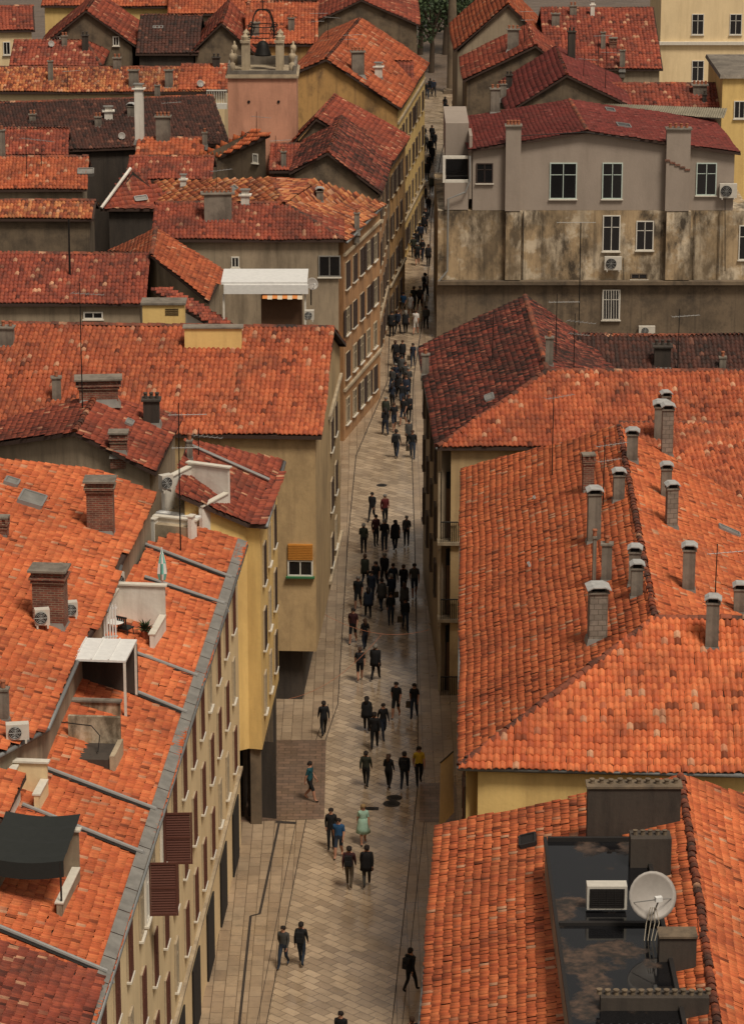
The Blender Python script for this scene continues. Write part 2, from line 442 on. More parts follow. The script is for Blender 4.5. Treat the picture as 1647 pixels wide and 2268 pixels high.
def window(h,pos,rot,w,ht,frame='framewhite',shutter=None,glass='glass',sh='shutter',sill='sill'):
    o=mk('window',wmesh('frame',w,ht,(frame,sill)),h.e,pos-h.org,rot)
    mk('pane',wmesh('pane',w,ht,(glass,)),o)
    if shutter:
        sm=wmesh('shutter',w/2,ht,(sh,))
        if shutter=='flat':
            mk('shutter',sm,o,(w/2+.03,-.05,0)); s=mk('shutter',sm,o,(-w/2-w/2,-.05,0))
        elif shutter=='closed':
            mk('shutter',sm,o,(-w/2+.02,-.085,0)); mk('shutter',sm,o,(.03,-.085,0))
        elif shutter=='open':
            mk('shutter',wmesh('shutter',.9,ht*1.02,(sh,)),o,(w/2+.02,-.08,0),-math.radians(84))
    return o
def nrot(n): return math.atan2(n.x,-n.y)
def wpx(u0,v0,u1,v1,**k):
    q=wall_hit((u0+u1)/2,(v0+v1)/2)
    if not q: print('nowall',u0,v0); return
    _,p,h,n=q; s=sc(p); w=(u1-u0)/s/max(.3,abs(n.y)); ht=(v1-v0)/s/.96
    return window(h,p+n*.01-Vector((0,0,ht/2)),nrot(n),w,ht,**k)
def facade(h,a,b,n,zs,spacing,w,ht,start=1.2,prob=1,states=('flat',),end=1.0,**k):
    d=Vector((b.x-a.x,b.y-a.y,0)); L=d.length; d.normalize(); s=start
    while s<L-end:
        for z in zs:
            if random.random()<prob:
                p=Vector((a.x,a.y,0))+d*(s+random.uniform(-.06,.06)); p.z=z
                window(h,p+n*.012,nrot(n),w,ht,shutter=random.choice(states),**k)
        s+=spacing
def edgewall(h,nx):
    best=None
    for a,b,zb,hh in WALLS:
        if hh is not h: continue
        n=Vector((b.y-a.y,a.x-b.x,0)); L=n.length
        if L<.1: continue
        n.normalize()
        if n.x*nx>.9 and (best is None or L>best[0]): best=(L,a,b,n)
    if best is None: print('no edgewall',h.e["label"]); return None
    return best[1:]
# ---------------------------------------------------------------- HOUSES : left
EN=P(203,2300,12.8); EF=P(546,1203,12.8)
dA=(EF-EN).normalized(); nA=Vector((-dA.y,dA.x,0)); slp=math.tan(math.radians(17))
def onA(u,v,dz=0):
    d=ray(u,v); o=CAM
    a=(o-EN).dot(nA)*slp+12.8+dz-o.z; bb=d.z-d.dot(nA)*slp
    return o+d*(a/bb)
A_low=house('long cream house with brown shutters beside the stone street',
  [[EN,EF,onA(425,1160),onA(335,1205),onA(262,1300),onA(215,1400),onA(120,1560),onA(-40,1720),onA(-80,2300)]],
  't_bright','cream',style='flat',ov=.35,gutters=[(EN,EF)])
hp=[onA(-40,1010,1.5),onA(-40,1690,1.5),onA(105,1612,1.5),onA(185,1430,1.5),onA(235,1350,1.5),onA(268,1250,1.5),onA(345,1095,1.5),onA(232,1045,1.5)]
A_high=house('upper orange tiled roof storey above the terraces',[hp],'t_bright','beige',style='flat',ov=.2,gutters=[(hp[1],hp[2]),(hp[2],hp[3]),(hp[4],hp[5])])
A_red=house('dark red tiled roof patch at the row end',[[onA(-60,2062,.28),onA(228,2160,.28),onA(190,2300,.28),onA(-80,2300,.28)]],'t_red','beige',style='flat',ov=.1,zb=12)
A_mid=house('short raised roof strip with dark eave',[[onA(-40,1700,.9),onA(58,1716,.9),onA(20,1790,.9),onA(-40,1880,.9)]],'t_bright','white',style='flat',ov=.15,zb=12)
Bh=house('yellow corner house with overhanging upper storeys',[[(548,1160,13.2),(590,1163,13.2),(630,1020,13.2),(412,976,15.0),(390,1092,15.0)]],
  't_red','yellow',zb=3.4,style='flat',gutters=[((590,1163,13.2),(630,1020,13.2))])
L20=house('small red roofed attic house with brick chimney',[[(215,873,15.8),(165,957,15.8),(345,1047,14.3),(405,920,14.3)],[(-40,945,14.6),(-40,985,14.6),(165,957,15.8),(215,873,15.8)]],
  't_red','beige',style='flat')
Ch=gable('tan plastered house with long regular tiled roof',(-60,955),(712,966),(-40,722),(726,720),12.9,18,tile='t_orange',wall='tan',zb=2.6)
L2a=gable('low house with red ridge tiled roof',(-40,672),(320,672),(-30,562),(328,562),11.5,21,tile='t_red',wall='beige')
L2b=house('red hipped roof house with grey walls',[[(335,565,13.4),(462,668,11.5),(497,600,11.5),(345,505,13.4)],[(240,556,11.5),(335,565,13.4),(345,505,13.4)]],'t_orange','beige',style='flat')
L2c=house('small hip roofed wing with red tiles',[[(335,640,12.2),(465,718,11),(520,718,11),(385,640,12.2)]],'t_red','white',style='flat')
Dh=house('narrow ochre street house with many shuttered windows',[[(768,534,12.3),(850,452,12.3),(700,398,14.6),(600,395,14.6),(628,450,14.2)],[(345,402,12.4),(345,452,11.9),(628,450,14.2),(600,395,14.6)]],
  't_mixed','brown',gutters=[((768,534,12.3),(850,452,12.3))])
L3=gable('grey rendered house with red tiled hip roof',(335,530),(760,530),(345,449),(628,450),12.75,20,tile='t_red',wall='beige')
L5=gable('stained old house with orange barrel tiles',(-40,484),(208,484),(-40,443),(206,445),12,20,tile='t_mixed',wall='stone')
L6=house('small dark red tiled gable house with white verge',[[(222,462,12),(342,462,12),(388,440,12),(288,372,14)]],'t_red','dark',style='flat')
L7=gable('red tiled low house among roofs',(-40,420),(192,418),(-40,347),(272,347),12,20,tile='t_orange',wall='beige')
L8=gable('house with regular red barrel tile roof',(280,398),(470,398),(285,347),(455,347),12,20,tile='t_red',wall='beige')
L9=gable('small red roofed house with chimney at its end',(-40,345),(150,343),(-40,287),(152,285),12,20,tile='t_red',wall='beige')
L10=gable('old house under dark brown weathered tiles',(-40,338),(505,318),(-40,218),(505,222),11.5,19,tile='t_dark',wall='dark')
L11=gable('long cream house with orange tiled roof',(-40,203),(456,203),(-40,150),(400,148),12.5,20,tile='t_mixed',wall='cream')
L12=gable('orange tiled roof house beside the tower',(395,200),(505,200),(400,136),(500,150),12.6,20,tile='t_orange',wall='cream',style='far')
L13=gable('low roof of red tiles behind dark roof',(300,345),(452,345),(318,306),(440,306),12,20,tile='t_orange',wall='stone',style='far')
L14=house('narrow stone house with steep orange lean-to roof',[[(425,350,12),(482,348,12.1),(598,298,14),(560,286,14)]],'t_bright','stone')
L15=gy('stone gabled house with worn red tiles',(640,382),(846,428),(725,337),11.8,14,.8,tile='t_worn',wall='stone')
L15b=gy('rubble stone house with broken red roof',(620,345),(872,358),(700,262),11.8,10,1.2,tile='t_red',wall='stone')
L15c=gable('red tiled house below the tower',(596,378),(745,378),(598,318),(742,320),12,20,tile='t_red',wall='stone')
L16=gy('tall ochre stained house with yellow street front',(640,165),(888,240),(722,130),12.5,22,2.4,tile='t_orange',wall='ochre',style='far')
L17=gy('dark stone gabled house with air conditioners',(688,52),(930,55),(800,-2),12.5,20,0,tile='t_red',wall='stone',style='far')
L16b=gable('small red tiled roof beyond the ochre house',(740,190),(915,190),(750,135),(905,138),12.5,20,tile='t_red',wall='ochre',style='far')
gable('stone house with dark brown tiled roof',(300,118),(440,118),(310,32),(430,36),12,20,tile='t_dark',wall='dark',style='far')
gy('grey stone gabled house with red roof',(420,118),(565,118),(490,50),12,14,0,tile='t_red',wall='stone',style='far')
gy('ruined stone house wall with red tiles',(80,112),(300,100),(190,22),12,12,0,tile='t_red',wall='stone',style='far')
gable('red tiled roof behind the bell tower',(540,98),(700,98),(555,2),(690,8),12.5,20,tile='t_orange',wall='ochre',style='far')
gable('cream town house with red tiled roof',(-40,68),(78,66),(-40,12),(70,15),13,20,tile='t_red',wall='cream',style='far')
gable('red tiled roof of a low house',(20,146),(225,146),(60,92),(190,88),11.8,20,tile='t_red',wall='stone',style='far')
gable('far house with orange tiled roof',(90,12),(380,14),(90,-50),(380,-50),13,20,tile='t_orange',wall='yellow',style='far')
gable('far house with bright orange roof',(370,30),(600,30),(380,-40),(590,-40),13,20,tile='t_orange',wall='beige',style='far')
gable('far dull red roofed house',(600,-2),(900,-2),(600,-60),(900,-60),13,20,tile='t_red',wall='beige',style='far')
# ---------------------------------------------------------------- HOUSES : right
Fh=house('house with orange pantiles and flat terrace box',[[(968,1832,10.8),(928,2300,10.8),(1592,2300,12.9),(1507,1718,12.9)],[(1507,1718,12.9),(1592,2300,12.9),(1800,2300,11.4),(1730,1790,11.4)]],
  't_bright','beige',style='flat',gutters=[((968,1832,10.8),(928,2300,10.8))])
rn=(1450,1370,14.5); rf=(1370,945,14.5); rg=P(1668,1122,12.0)
R2=house('big yellow house with hipped orange tiled roof',[
  [(1022,1040,11.5),(1016,1698,11.5),rn,rf],[rf,rn,Vector((16.5,106.2,12.0)),rg]],
  't_bright','yellow',style='flat',gutters=[((1022,1040,11.5),(1016,1698,11.5)),(rf,rg),((1022,1040,11.5),rf)])
R2w=house('hip end wing with barrel tiles and grey gutter',[[(1016,1698,11.5),(1690,1714,11.5),(1690,1370,14.5),rn]],'t_bright','yellow',style='barrel',
  caps=[(rn,(1690,1370,14.5)),((1016,1698,11.5),rn)],gutters=[((1016,1698,11.5),(1690,1714,11.5))])
R3=house('street house with orange hipped roof and balconies',[[(968,990,12),(1690,990,12),(1690,822,14.1),(1212,822,14.1)]],'t_orange','tan',caps=[((1212,822,14.1),(1690,822,14.1)),((968,990,12),(1212,822,14.1))])
R3l=house('street house under dark patched tiles',[[(968,990,12),(1212,822,14.1),(1162,655,14.1),(925,768,12)],[(1212,822,14.1),(1362,822,12.6),(1290,742,12.6),(1162,655,14.1)]],'t_worn','beige',style='flat',gutters=[((968,990,12),(925,768,12))])
R3b=house('rear wing with orange barrel tiled roof',[[(1370,938,12.75),(1690,938,12.75),(1690,1150,11.3),(1480,1150,11.3)]],'t_orange','tan',caps=[((1370,938,12.75),(1690,938,12.75))])
R10=gable('low house under blackened brown tiles',(1225,832),(1700,832),(1235,744),(1700,744),11.8,20,tile='t_dark',wall='dark')
D4=209.5
def bx(mb,u0,v0,u1,v1,D,depth,m=0):
    a=PD(u0,v1,D); b=PD(u1,v0,D); mb.box(((a.x+b.x)/2,D+depth/2,a.z),(b.x-a.x,depth,b.z-a.z),m); return a,b
zt=PD(1300,465,D4).z
l=PD(1036,332,D4-.35); r=PD(1640,338,D4-.35); a=PD(1300,289,D4-.35); sh=Vector((-.4,13,0))
R4=house('grey rendered attic building with dark red gable roof',[[l,a,a+sh,l+sh],[a,r,r+sh,a+sh]],'t_deep','grey',zb=zt,ov=.35,style='flat',name='building',cat='building')
mb=MB(); a0,b0=bx(mb,968,466,1660,745,D4-.06,14); mb.obj('lower_wall',['old'],R4.e,R4.org)
mb=MB(); mb.box(((a0.x+b0.x)/2,D4+7,0),(b0.x-a0.x-.1,13.5,a0.z-.01)); mb.obj('base_wall',['stone'],R4.e,R4.org)
mb=MB(); p=PD(968,630,D4-.5); q=PD(1660,622,D4-.5); mb.box(((p.x+q.x)/2,D4-.4,p.z),(q.x-p.x,.55,q.z-p.z)); mb.obj('ledge',['stone'],R4.e,R4.org)
mb=MB(); bx(mb,966,632,1660,775,D4-.25,.12); mb.obj('plinth_wall',['stone'],R4.e,R4.org)
mb=MB(); bx(mb,986,272,1038,352,D4+2.5,7); bx(mb,1038,300,1046,440,D4+.1,3)
mb.obj('rear_wall',['grey'],R4.e,R4.org)
mb=MB(); bx(mb,980,345,986,404,D4+.0,.2);bx(mb,986,345,1036,351,D4,.2);bx(mb,986,398,1036,404,D4,.2);mb.obj('terrace_frame',['framewhite'],R4.e,R4.org)
mb=MB(); bx(mb,984,405,1037,464,D4-.06,3);mb.obj('terrace_parapet',['grey'],R4.e,R4.org)
mb=MB(); bx(mb,987,352,1036,398,D4+.8,.1);mb.obj('loggia_glazing',['glass'],R4.e,R4.org)
for u0,u1,vt in ((1118,1154,280),(1472,1530,287)):
    mb=MB(); aa,bb=bx(mb,u0,vt,u1,467,D4-.55,.75); mb.box(((aa.x+bb.x)/2,D4-.2,bb.z),(bb.x-aa.x+.16,.95,.09),1)
    for i in range(4):
        mb.lathe((aa.x+(bb.x-aa.x)*(.15+.23*i),D4-.2,bb.z+.09),[(.1,0),(.1,.25),(.13,.28),(.08,.3)],8,2)
    mb.obj('chimney_breast',['grey','concrete','terracotta'],R4.e,R4.org)
    mb=MB(); bx(mb,u0,468,u1,620,D4-.5,.4); mb.obj('pier',['old'],R4.e,R4.org)
for i in range(5):
    mb=MB(); bx(mb,1472+i*11,353+i*5,1484+i*11,357+i*5,D4-.62,.06); mb.obj('brick_step',['brick'],R4.e,R4.org)
for u in (1156,1464,1536,1590):
    mb=MB(); bx(mb,u,468,u+4,620,D4-.25,.12); mb.obj('wall_strip',['dark'],R4.e,R4.org)
def w4(u0,v0,u1,v1,D=D4,**k):
    p=PD((u0+u1)/2,v1,D); s=sc(p); return window(R4,p-Vector((0,.01,0)),0,(u1-u0)/s,(v1-v0)/s/.96,**k)
w4(1216,362,1276,440,frame='frameteal'); w4(1332,362,1377,440,frame='frameteal'); w4(1540,362,1585,432,frame='frameteal'); w4(1054,362,1091,405,frame='shutterdark')
w4(1333,478,1372,556,D4-.06); w4(1407,490,1446,554,D4-.06); w4(1332,642,1372,708,D4-.26); w4(1396,605,1433,618,D4-.06,frame='stone'); w4(1634,500,1665,575,D4-.06)
mb=MB()
for i in range(7):
    p=PD(1336+i*5.6,708,D4-.5); q=PD(1336+i*5.6,642,D4-.5); mb.tube([p,q],.02,5)
mb.obj('window_grille',['framewhite'],R4.e,R4.org)
mb=MB(); mb.tube([PD(1040,345,D4-.3),PD(1040,400,D4-.4),PD(1030,425,D4-.4),PD(992,440,D4-.4),PD(990,600,D4-.4),PD(970,624,D4-.5)],.07,6); mb.obj('downpipe',['metal'],R4.e,R4.org)
mb=MB(); mb.tube([PD(1605,440,D4-.3),PD(1605,600,D4-.3)],.03,5); mb.tube([PD(1380,570,D4-.2),PD(1380,620,D4-.2)],.02,5); mb.tube([PD(1154,300,D4-.3),PD(1295,292,D4-.4),PD(1470,320,D4-.3)],.03,5); mb.obj('cable_run',['darkmetal'],R4.e,R4.org)
R8=gy('house with deep red roof and ridge tiles',(1120,250),(1400,235),(1255,165),12.8,14,0,tile='t_deep',wall='stone',style='far')
mb=MB()
p0=P(1295,238,13.2);p1=P(1602,262,13.2);p2=P(1610,240,13.6);p3=P(1305,228,13.6)
n=60
for i in range(n):
    for k in range(2):
        t0=(i+k*.5)/n;t1=(i+k*.5+.5)/n; za=.06 if k else 0; zc=0 if k else .06
        A0=p0.lerp(p1,t0)+Vector((0,0,za));A1=p0.lerp(p1,t1)+Vector((0,0,zc));B0=p3.lerp(p2,t0)+Vector((0,0,za));B1=p3.lerp(p2,t1)+Vector((0,0,zc))
        mb.face([A0,A1,B1,B0])
ce=empty('shed','shed with corrugated grey fibre cement roof','shed',(p0.x,p0.y,0)); mb.obj('roof',['corrugated'],ce,ce.location)
mb=MB(); c=(p0+p1+p2+p3)/4; mb.box((c.x,c.y+.5,0),(9,3,12.9)); mb.obj('wall',['beige'],ce,ce.location)
R6a=gy('house with broad red tiled gable roof',(1005,112),(1215,100),(1125,8),12.5,16,0,tile='t_orange',wall='beige',style='far')
R6b=gable('long house with regular red tiled roof',(1208,152),(1468,152),(1210,18),(1462,18),12,20,tile='t_red',wall='beige',style='far')
R7=gy('stone gabled house with red tiled verge',(1025,178),(1262,160),(1186,100),12.2,12,0,tile='t_red',wall='stone',style='far')
R9=gable('house with mixed old red tiles',(1350,238),(1600,238),(1360,186),(1600,184),12.5,20,tile='t_red',wall='beige',style='far')
R9b=gable('low house with dull red tiled roof',(1180,180),(1330,180),(1210,140),(1300,145),12,20,tile='t_red',wall='stone',style='far')
mb=MB(); D5=300
R5=House(); R5.org=Vector((PD(1560,180,D5).x,D5,0)); R5.e=empty('building','cream apartment building with rectangular windows','building',R5.org)
a0=PD(1464,0,D5);b0=PD(1720,0,D5); mb.box(((a0.x+b0.x)/2,D5+6,0),(b0.x-a0.x,12,a0.z+3)); mb.obj('wall',['cream'],R5.e,R5.org)
mb=MB(); p=PD(1464,98,D5); mb.box(((a0.x+b0.x)/2,D5-.05,p.z),(b0.x-a0.x+.2,.5,.3)); mb.obj('cornice',['sill'],R5.e,R5.org)
for u in (1544,1628,1700):
    for v in (30,133):
        p=PD(u,v+46,D5); window(R5,p,0,27/sc(p),46/sc(p),frame='framewhite')
mb=MB(); D6=228
Y6=House(); Y6.org=Vector((PD(1616,300,D6).x,D6,0)); Y6.e=empty('house','narrow bright yellow house wall','house',Y6.org)
a0=PD(1600,172,D6);b0=PD(1700,172,D6); mb.box(((a0.x+b0.x)/2,D6+5,0),(b0.x-a0.x,10,a0.z)); mb.obj('wall',['yellow'],Y6.e,Y6.org)
mb=MB(); mb.box(((a0.x+b0.x)/2,D6+5,a0.z),(b0.x-a0.x+.5,10.5,.25),0,0,.96); mb.obj('roof',['concrete'],Y6.e,Y6.org)
window(Y6,PD(1636,262,D6),0,.8,1.3)
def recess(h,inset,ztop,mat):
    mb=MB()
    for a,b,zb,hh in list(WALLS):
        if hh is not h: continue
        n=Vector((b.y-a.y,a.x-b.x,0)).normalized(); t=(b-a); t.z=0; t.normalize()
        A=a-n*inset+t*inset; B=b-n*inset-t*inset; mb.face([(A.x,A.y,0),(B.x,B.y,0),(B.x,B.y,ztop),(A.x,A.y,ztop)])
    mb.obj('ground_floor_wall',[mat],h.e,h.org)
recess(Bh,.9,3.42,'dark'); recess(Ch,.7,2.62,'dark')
mb=MB()
a,b,n=edgewall(Bh,1)
for i in range(5):
    p=a.lerp(b,.05+.22*i)-n*.3; mb.box((p.x,p.y,0),(.45,.45,3.42))
mb.obj('pillars',['stone'],Bh.e,Bh.org)
a,b,n=edgewall(A_low,1)
facade(A_low,a,b,n,(4.2,7.1,10.0),2.9,.75,1.75,1.0,1,('closed','closed','closed',None),frame='stonelight')
dd=(Vector((b.x,b.y,0))-Vector((a.x,a.y,0))).normalized(); base_=Vector((a.x,a.y,0)) if a.y<b.y else Vector((b.x,b.y,0)); 
if a.y>b.y: dd=-dd
for off_ in (18.0,13.9):
    pp=base_+dd*off_; pp.z=9.9
    window(A_low,pp+n*.012,nrot(n),.75,1.75,shutter='open')
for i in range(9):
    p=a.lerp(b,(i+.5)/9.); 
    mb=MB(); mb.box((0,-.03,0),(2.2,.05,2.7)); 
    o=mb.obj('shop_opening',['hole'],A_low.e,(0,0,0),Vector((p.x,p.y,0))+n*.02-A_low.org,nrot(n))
q0=Vector((a.x,a.y,0))+n*.06;q1=Vector((b.x,b.y,0))+n*.06
for z,t in ((3.25,.14),(12.25,.2)):
    mb=MB(); m0=(q0+q1)/2; mb.box((m0.x,m0.y,z),((q1-q0).length,.12 if z<5 else .3,t),0,nrot(n)); mb.obj('cornice',['stonelight'],A_low.e,A_low.org)
def fac(h,nx,*args,**k):
    q=edgewall(h,nx)
    if q: facade(h,*q,*args,**k)
def skin(h,mat,zt_,z0=0):
    a,b,n=edgewall(h,1); a=a+n*.01; b=b+n*.01; mb=MB(); mb.face([(a.x,a.y,z0),(b.x,b.y,z0),(b.x,b.y,zt_),(a.x,a.y,zt_)]); mb.obj('street_front',[mat],h.e,h.org)
skin(L16,'yellow',12.2); skin(L15,'brown',11.5); skin(L15b,'ochre',11.5)
fac(Bh,1,(4.6,7.4,10.2),2.6,.8,1.7,1.4,1,('closed','closed',None),frame='stonelight',sh='shutterdark')
fac(Ch,1,(3.6,6.4,9.4),3,1.0,1.5,1.6,1,('closed',None),sh='shutterdark',frame='stonelight')
fac(Dh,1,(.9,3.7,6.4,9.2),2.0,1.0,1.6,1.0,1,('flat','closed',None),sh='shutterdark',frame='stonelight',end=.6)
for H_ in (L16,L15,L15b,L17):
    fac(H_,1,(.8,3.6,6.4,9.2),2.6,1.0,1.5,1.2,1,('closed','flat',None),sh='shutterdark',frame='stone',sill='stonelight')
for H_ in (Dh,L15,L15b,L16,Ch):
    q=edgewall(H_,1)
    if q:
        a,b,n=q; m0=(a+b)/2
        for z in (3.05,11.3): mb=MB(); mb.box((m0.x+n.x*.06,m0.y+n.y*.06,z),(Vector((a.x-b.x,a.y-b.y)).length,.16,.16),0,nrot(n)); mb.obj('cornice',['stonelight'],H_.e,H_.org)
fac(R3l,-1,(3.4,6.2,9.0),4,1.0,1.6,2,1,('closed',),sh='shutterdark',frame='stone',sill='stone')
fac(R2,-1,(3.4,6.2,8.6),4,1.0,1.5,2,1,('closed',),frame='stone',sill='stone')
wd=wpx(637,1240,693,1276); 
q=wall_hit(665,1222)
if q:
    mb=MB(); mb.box((0,-.05,0),(1.12,.1,.75)); 
    for i in range(9): mb.box((0,-.11,.02+i*.08),(1.1,.02,.05))
    mb.obj('roller_blind',['blind'],q[2].e,(0,0,0),q[1]-q[2].org-Vector((0,0,.38)),nrot(q[3]))
    mb=MB(); mb.box((0,-.1,0),(1.3,.25,.07)); mb.obj('sill',['green'],q[2].e,(0,0,0),q[1]-q[2].org-Vector((0,0,1.22)),nrot(q[3]))
for t in ((1175,145,1192,168),(705,566,754,612),(512,568,530,592),(185,690,228,706),(250,80,264,100),(120,80,134,98),(770,60,786,84),(560,340,572,360)): wpx(*t,frame='framewhite' if t[0]!=705 else 'lead')
for u in (15,60,): wpx(u-8,92,u+8,120,frame='framewhite')
q=wall_hit(990,1100)
if q:
    y=q[1].y; hh=q[2]
    for v in (1045,1215,1385):
        p0=PD(975,v+145,y);p1=PD(1014,v,y)
        mb=MB(); w=p1.x-p0.x; ht=p1.z-p0.z
        mb.box((0,-.02,0),(w,.06,ht),0); mb.box((-w/2-.06,-.1,0),(.12,.2,ht),1); mb.box((w/2+.06,-.1,0),(.12,.2,ht),1); mb.box((0,-.4,-.16),(w+.3,.8,.15),1)
        mb.box((0,-.05,0),(w*.35,.06,ht*.75),3)
        for i in range(10): mb.tube([(-w/2+i*w/9,-.75,0),(-w/2+i*w/9,-.75,.95)],.018,5,2)
        mb.tube([(-w/2,-.75,.95),(w/2,-.75,.95)],.03,5,2)
        mb.obj('balcony',['hole','stonelight','iron','wood'],hh.e,(0,0,0),Vector(((p0.x+p1.x)/2,y,p0.z))-hh.org)
def onroof(u,v):
    q=tri_hit(u,v); 
    if not q: print('noroof',u,v); return None
    return q[1],q[2]
# ---------------------------------------------------------------- chimneys
def chimney(u,vb,vt,wpx_,style='plain',depth=None,rot=None):
    q=onroof(u,vb)
    if not q: return
    p,h=q; s=sc(p); w=wpx_/s; ht=(vb-vt)/s/.93; d=depth or max(.35,min(w*.8,.9)); mb=MB(); base=-.7
    mats=['concrete','capmetal','brick','terracotta','lead','hole']
    bm={'plain':0,'cap':0,'brick':2,'white':6,'dark':7,'yellow':8,'block':9}[style]; mats+=['white','dark','yellow','block']
    mb.box((0,0,base),(w*(.88 if style=='brick' else .72),d*.8,ht-base-.12),bm)
    mb.box((0,0,-.25),(w*1.0,d*1.15,.34),4,0,.8)
    if style=='cap' or style=='block':
        mb.box((0,0,ht-.12),(w*.84,d*.95,.06),0)
        for x in (-1,1):
            for y in (-1,1): mb.box((x*w*.34,y*d*.34,ht-.06),(.06,.06,.14),0)
        mb.box((0,0,ht-.06),(w*.5,d*.5,.1),5)
        W=w*.48; Dd=d*.6; z0=ht+.06; z1=ht+.16
        for a_,b_ in (((-W,z0),(-W*.5,z1)),((-W*.5,z1),(W*.5,z1)),((W*.5,z1),(W,z0))):
            mb.face([(a_[0],-Dd,a_[1]),(b_[0],-Dd,b_[1]),(b_[0],Dd,b_[1]),(a_[0],Dd,a_[1])],1)
            mb.face([(a_[0],-Dd,a_[1]-.04),(b_[0],-Dd,b_[1]-.04),(b_[0],-Dd,b_[1]),(a_[0],-Dd,a_[1])],1)
    elif style=='brick':
        mb.box((0,0,ht-.5),(w*.95,d*.95,.08),2); mb.box((0,0,ht-.38),(w*1.03,d*1.05,.08),2)
        k=max(3,int(w/.25))
        for i in range(k): 
            for y in (-1,1): mb.box((-w*.42+i*w*.84/(k-1),y*d*.38,ht-.3),(.09,.12,.2),2)
        mb.box((0,0,ht-.3),(w*.6,d*.5,.18),5)
        mb.box((0,0,ht-.1),(w*1.08,d*1.12,.07),0)
    elif style=='white':
        mb.box((0,0,ht-.12),(w*1.1,d*1.1,.08),6); mb.box((0,0,ht-.04),(w*.6,d*.6,.25),6); mb.box((0,0,ht+.21),(w*.9,d*.9,.05),4)
    else:
        mb.box((0,0,ht-.12),(w*.9,d*1.0,.07),0 if style!='dark' else 7)
        k=max(1,int(w/.3))
        for i in range(k): mb.lathe((-w*.4+(i+.5)*w*.8/k,0,ht-.04),[(.08,0),(.075,.18),(.1,.2),(.09,.25)],8,3 if style!='dark' else 7)
    o=mb.obj('chimney',mats,h.roof,(0,0,0),p-h.org+Vector((0,d*.45,0)),rot if rot is not None else random.uniform(-.12,.12))
for c in [(1400,1025,962,34,'cap'),(1370,1112,1052,34,'cap'),(1302,1090,1008,28,'brick'),(1315,1205,1095,40,'cap'),(1475,1105,1038,32,'cap'),(1487,1170,1082,34,'block'),
 (1343,1290,1205,32,'plain'),(1405,1300,1222,36,'cap'),(1410,1327,1258,36,'cap'),(1525,1312,1218,38,'cap'),(1323,1422,1312,56,'block'),(1577,1440,1335,40,'cap'),(1637,1362,1304,34,'cap'),
 (1464,978,902,42,'cap'),(1477,1012,908,34,'block'),(1475,895,876,28,'cap'),(1216,812,748,24,'plain'),(1467,818,768,50,'dark'),(942,832,785,22,'plain'),
 (1437,1728,1640,90,'dark'),(1628,1745,1652,44,'dark'),
 (222,1182,1068,66,'brick'),(110,1387,1265,80,'brick'),(217,890,840,98,'brick'),(262,1002,958,42,'brick'),(323,1142,1048,28,'brick'),(50,1018,968,110,'brick'),(4,1190,1145,30,'brick'),(335,942,886,48,'dark'),
 (482,492,430,84,'plain'),(296,195,156,28,'plain'),(374,195,156,24,'plain'),(112,180,136,16,'plain'),(309,312,202,26,'white'),(361,316,260,42,'plain'),(158,338,264,18,'cap'),
 (792,168,116,38,'plain'),(714,165,136,28,'plain'),(628,372,336,16,'plain'),(790,512,472,16,'plain'),(1265,132,72,22,'dark'),(1136,112,66,34,'plain'),(1335,112,72,14,'plain'),(1378,152,112,16,'plain'),
 (1096,250,198,28,'plain'),(1550,212,188,42,'plain'),(1060,175,140,16,'plain'),(15,770,725,40,'plain'),(125,890,836,28,'plain'),(8,1600,1525,30,'plain'),(5,350,290,18,'plain'),(565,80,50,24,'plain'),(700,240,200,16,'plain'),(210,60,30,24,'plain'),(645,70,40,18,'plain'),(1230,60,30,24,'plain'),
 (1315,1300,1190,10,'plain'),(1460,1725,1612,12,'white'),(420,1020,975,16,'plain'),(60,560,530,18,'plain'),(455,210,180,14,'plain'),(1600,820,790,20,'plain'),(1100,160,130,16,'plain')]:
    chimney(*c)
# further small stacks and vents on the back roofs
for i in range(34):
    if i%3: u,v=random.uniform(10,900),random.uniform(20,470)
    else: u,v=random.uniform(1030,1640),random.uniform(30,245)
    q=tri_hit(u,v)
    if q: chimney(u,v,v-random.uniform(18,36),random.uniform(11,26),random.choice(['plain','plain','cap','dark','brick','white']))
q=onroof(472,776)
if q:
    p,h=q; s=sc(p); mb=MB(); mb.box((0,.3,-.6),(126/s,.6,.6+50/s)); mb.box((0,.3,50/s),(134/s,.75,.06),1)
    mb.obj('chimney',['yellow','concrete'],h.roof,(0,0,0),p-h.org)
mb=MB(); p=P(362,716,12.2); s=sc(p); e=empty('roof_hatch','cream stair hatch with vent slots on roof','roof hatch',p-Vector((0,0,1)))
mb.box((0,.6,0),(92/s,1.2,2)); mb.obj('wall',['yellow'],e)
mb=MB(); mb.box((0,.6,2),(100/s,1.4,.1)); mb.obj('lid',['concrete'],e)
mb=MB()
for i in range(4): mb.box((.45,-.01,1.45+i*.1),(.7,.04,.04))
mb.obj('vent',['hole'],e)
def potwall(u0,u1,vb,vt,label,npot=9):
    q=onroof((u0+u1)/2,vb)
    if not q: return
    p,h=q; s=sc(p); w=(u1-u0)/s; ht=(vb-vt)/s/.93; e=empty('chimney_wall',label,'chimney',p)
    mb=MB(); mb.box((0,.3,-1),(w,.55,ht+1)); mb.obj('stack',['dark'],e)
    mb=MB(); mb.box((0,.3,ht),(w+.1,.65,.07)); mb.obj('slab',['stone'],e)
    mb=MB()
    for i in range(npot): mb.lathe((-w/2+(i+.5)*w/npot,.3+random.uniform(-.05,.05),ht+.07),[(.075,0),(.065,.1),(.09,.12),(.09,.15),(.05,.16)],10)
    mb.obj('chimney_pots',['stone'],e)
potwall(1300,1505,1850,1748,'blackened chimney wall with row of clay pots',10)
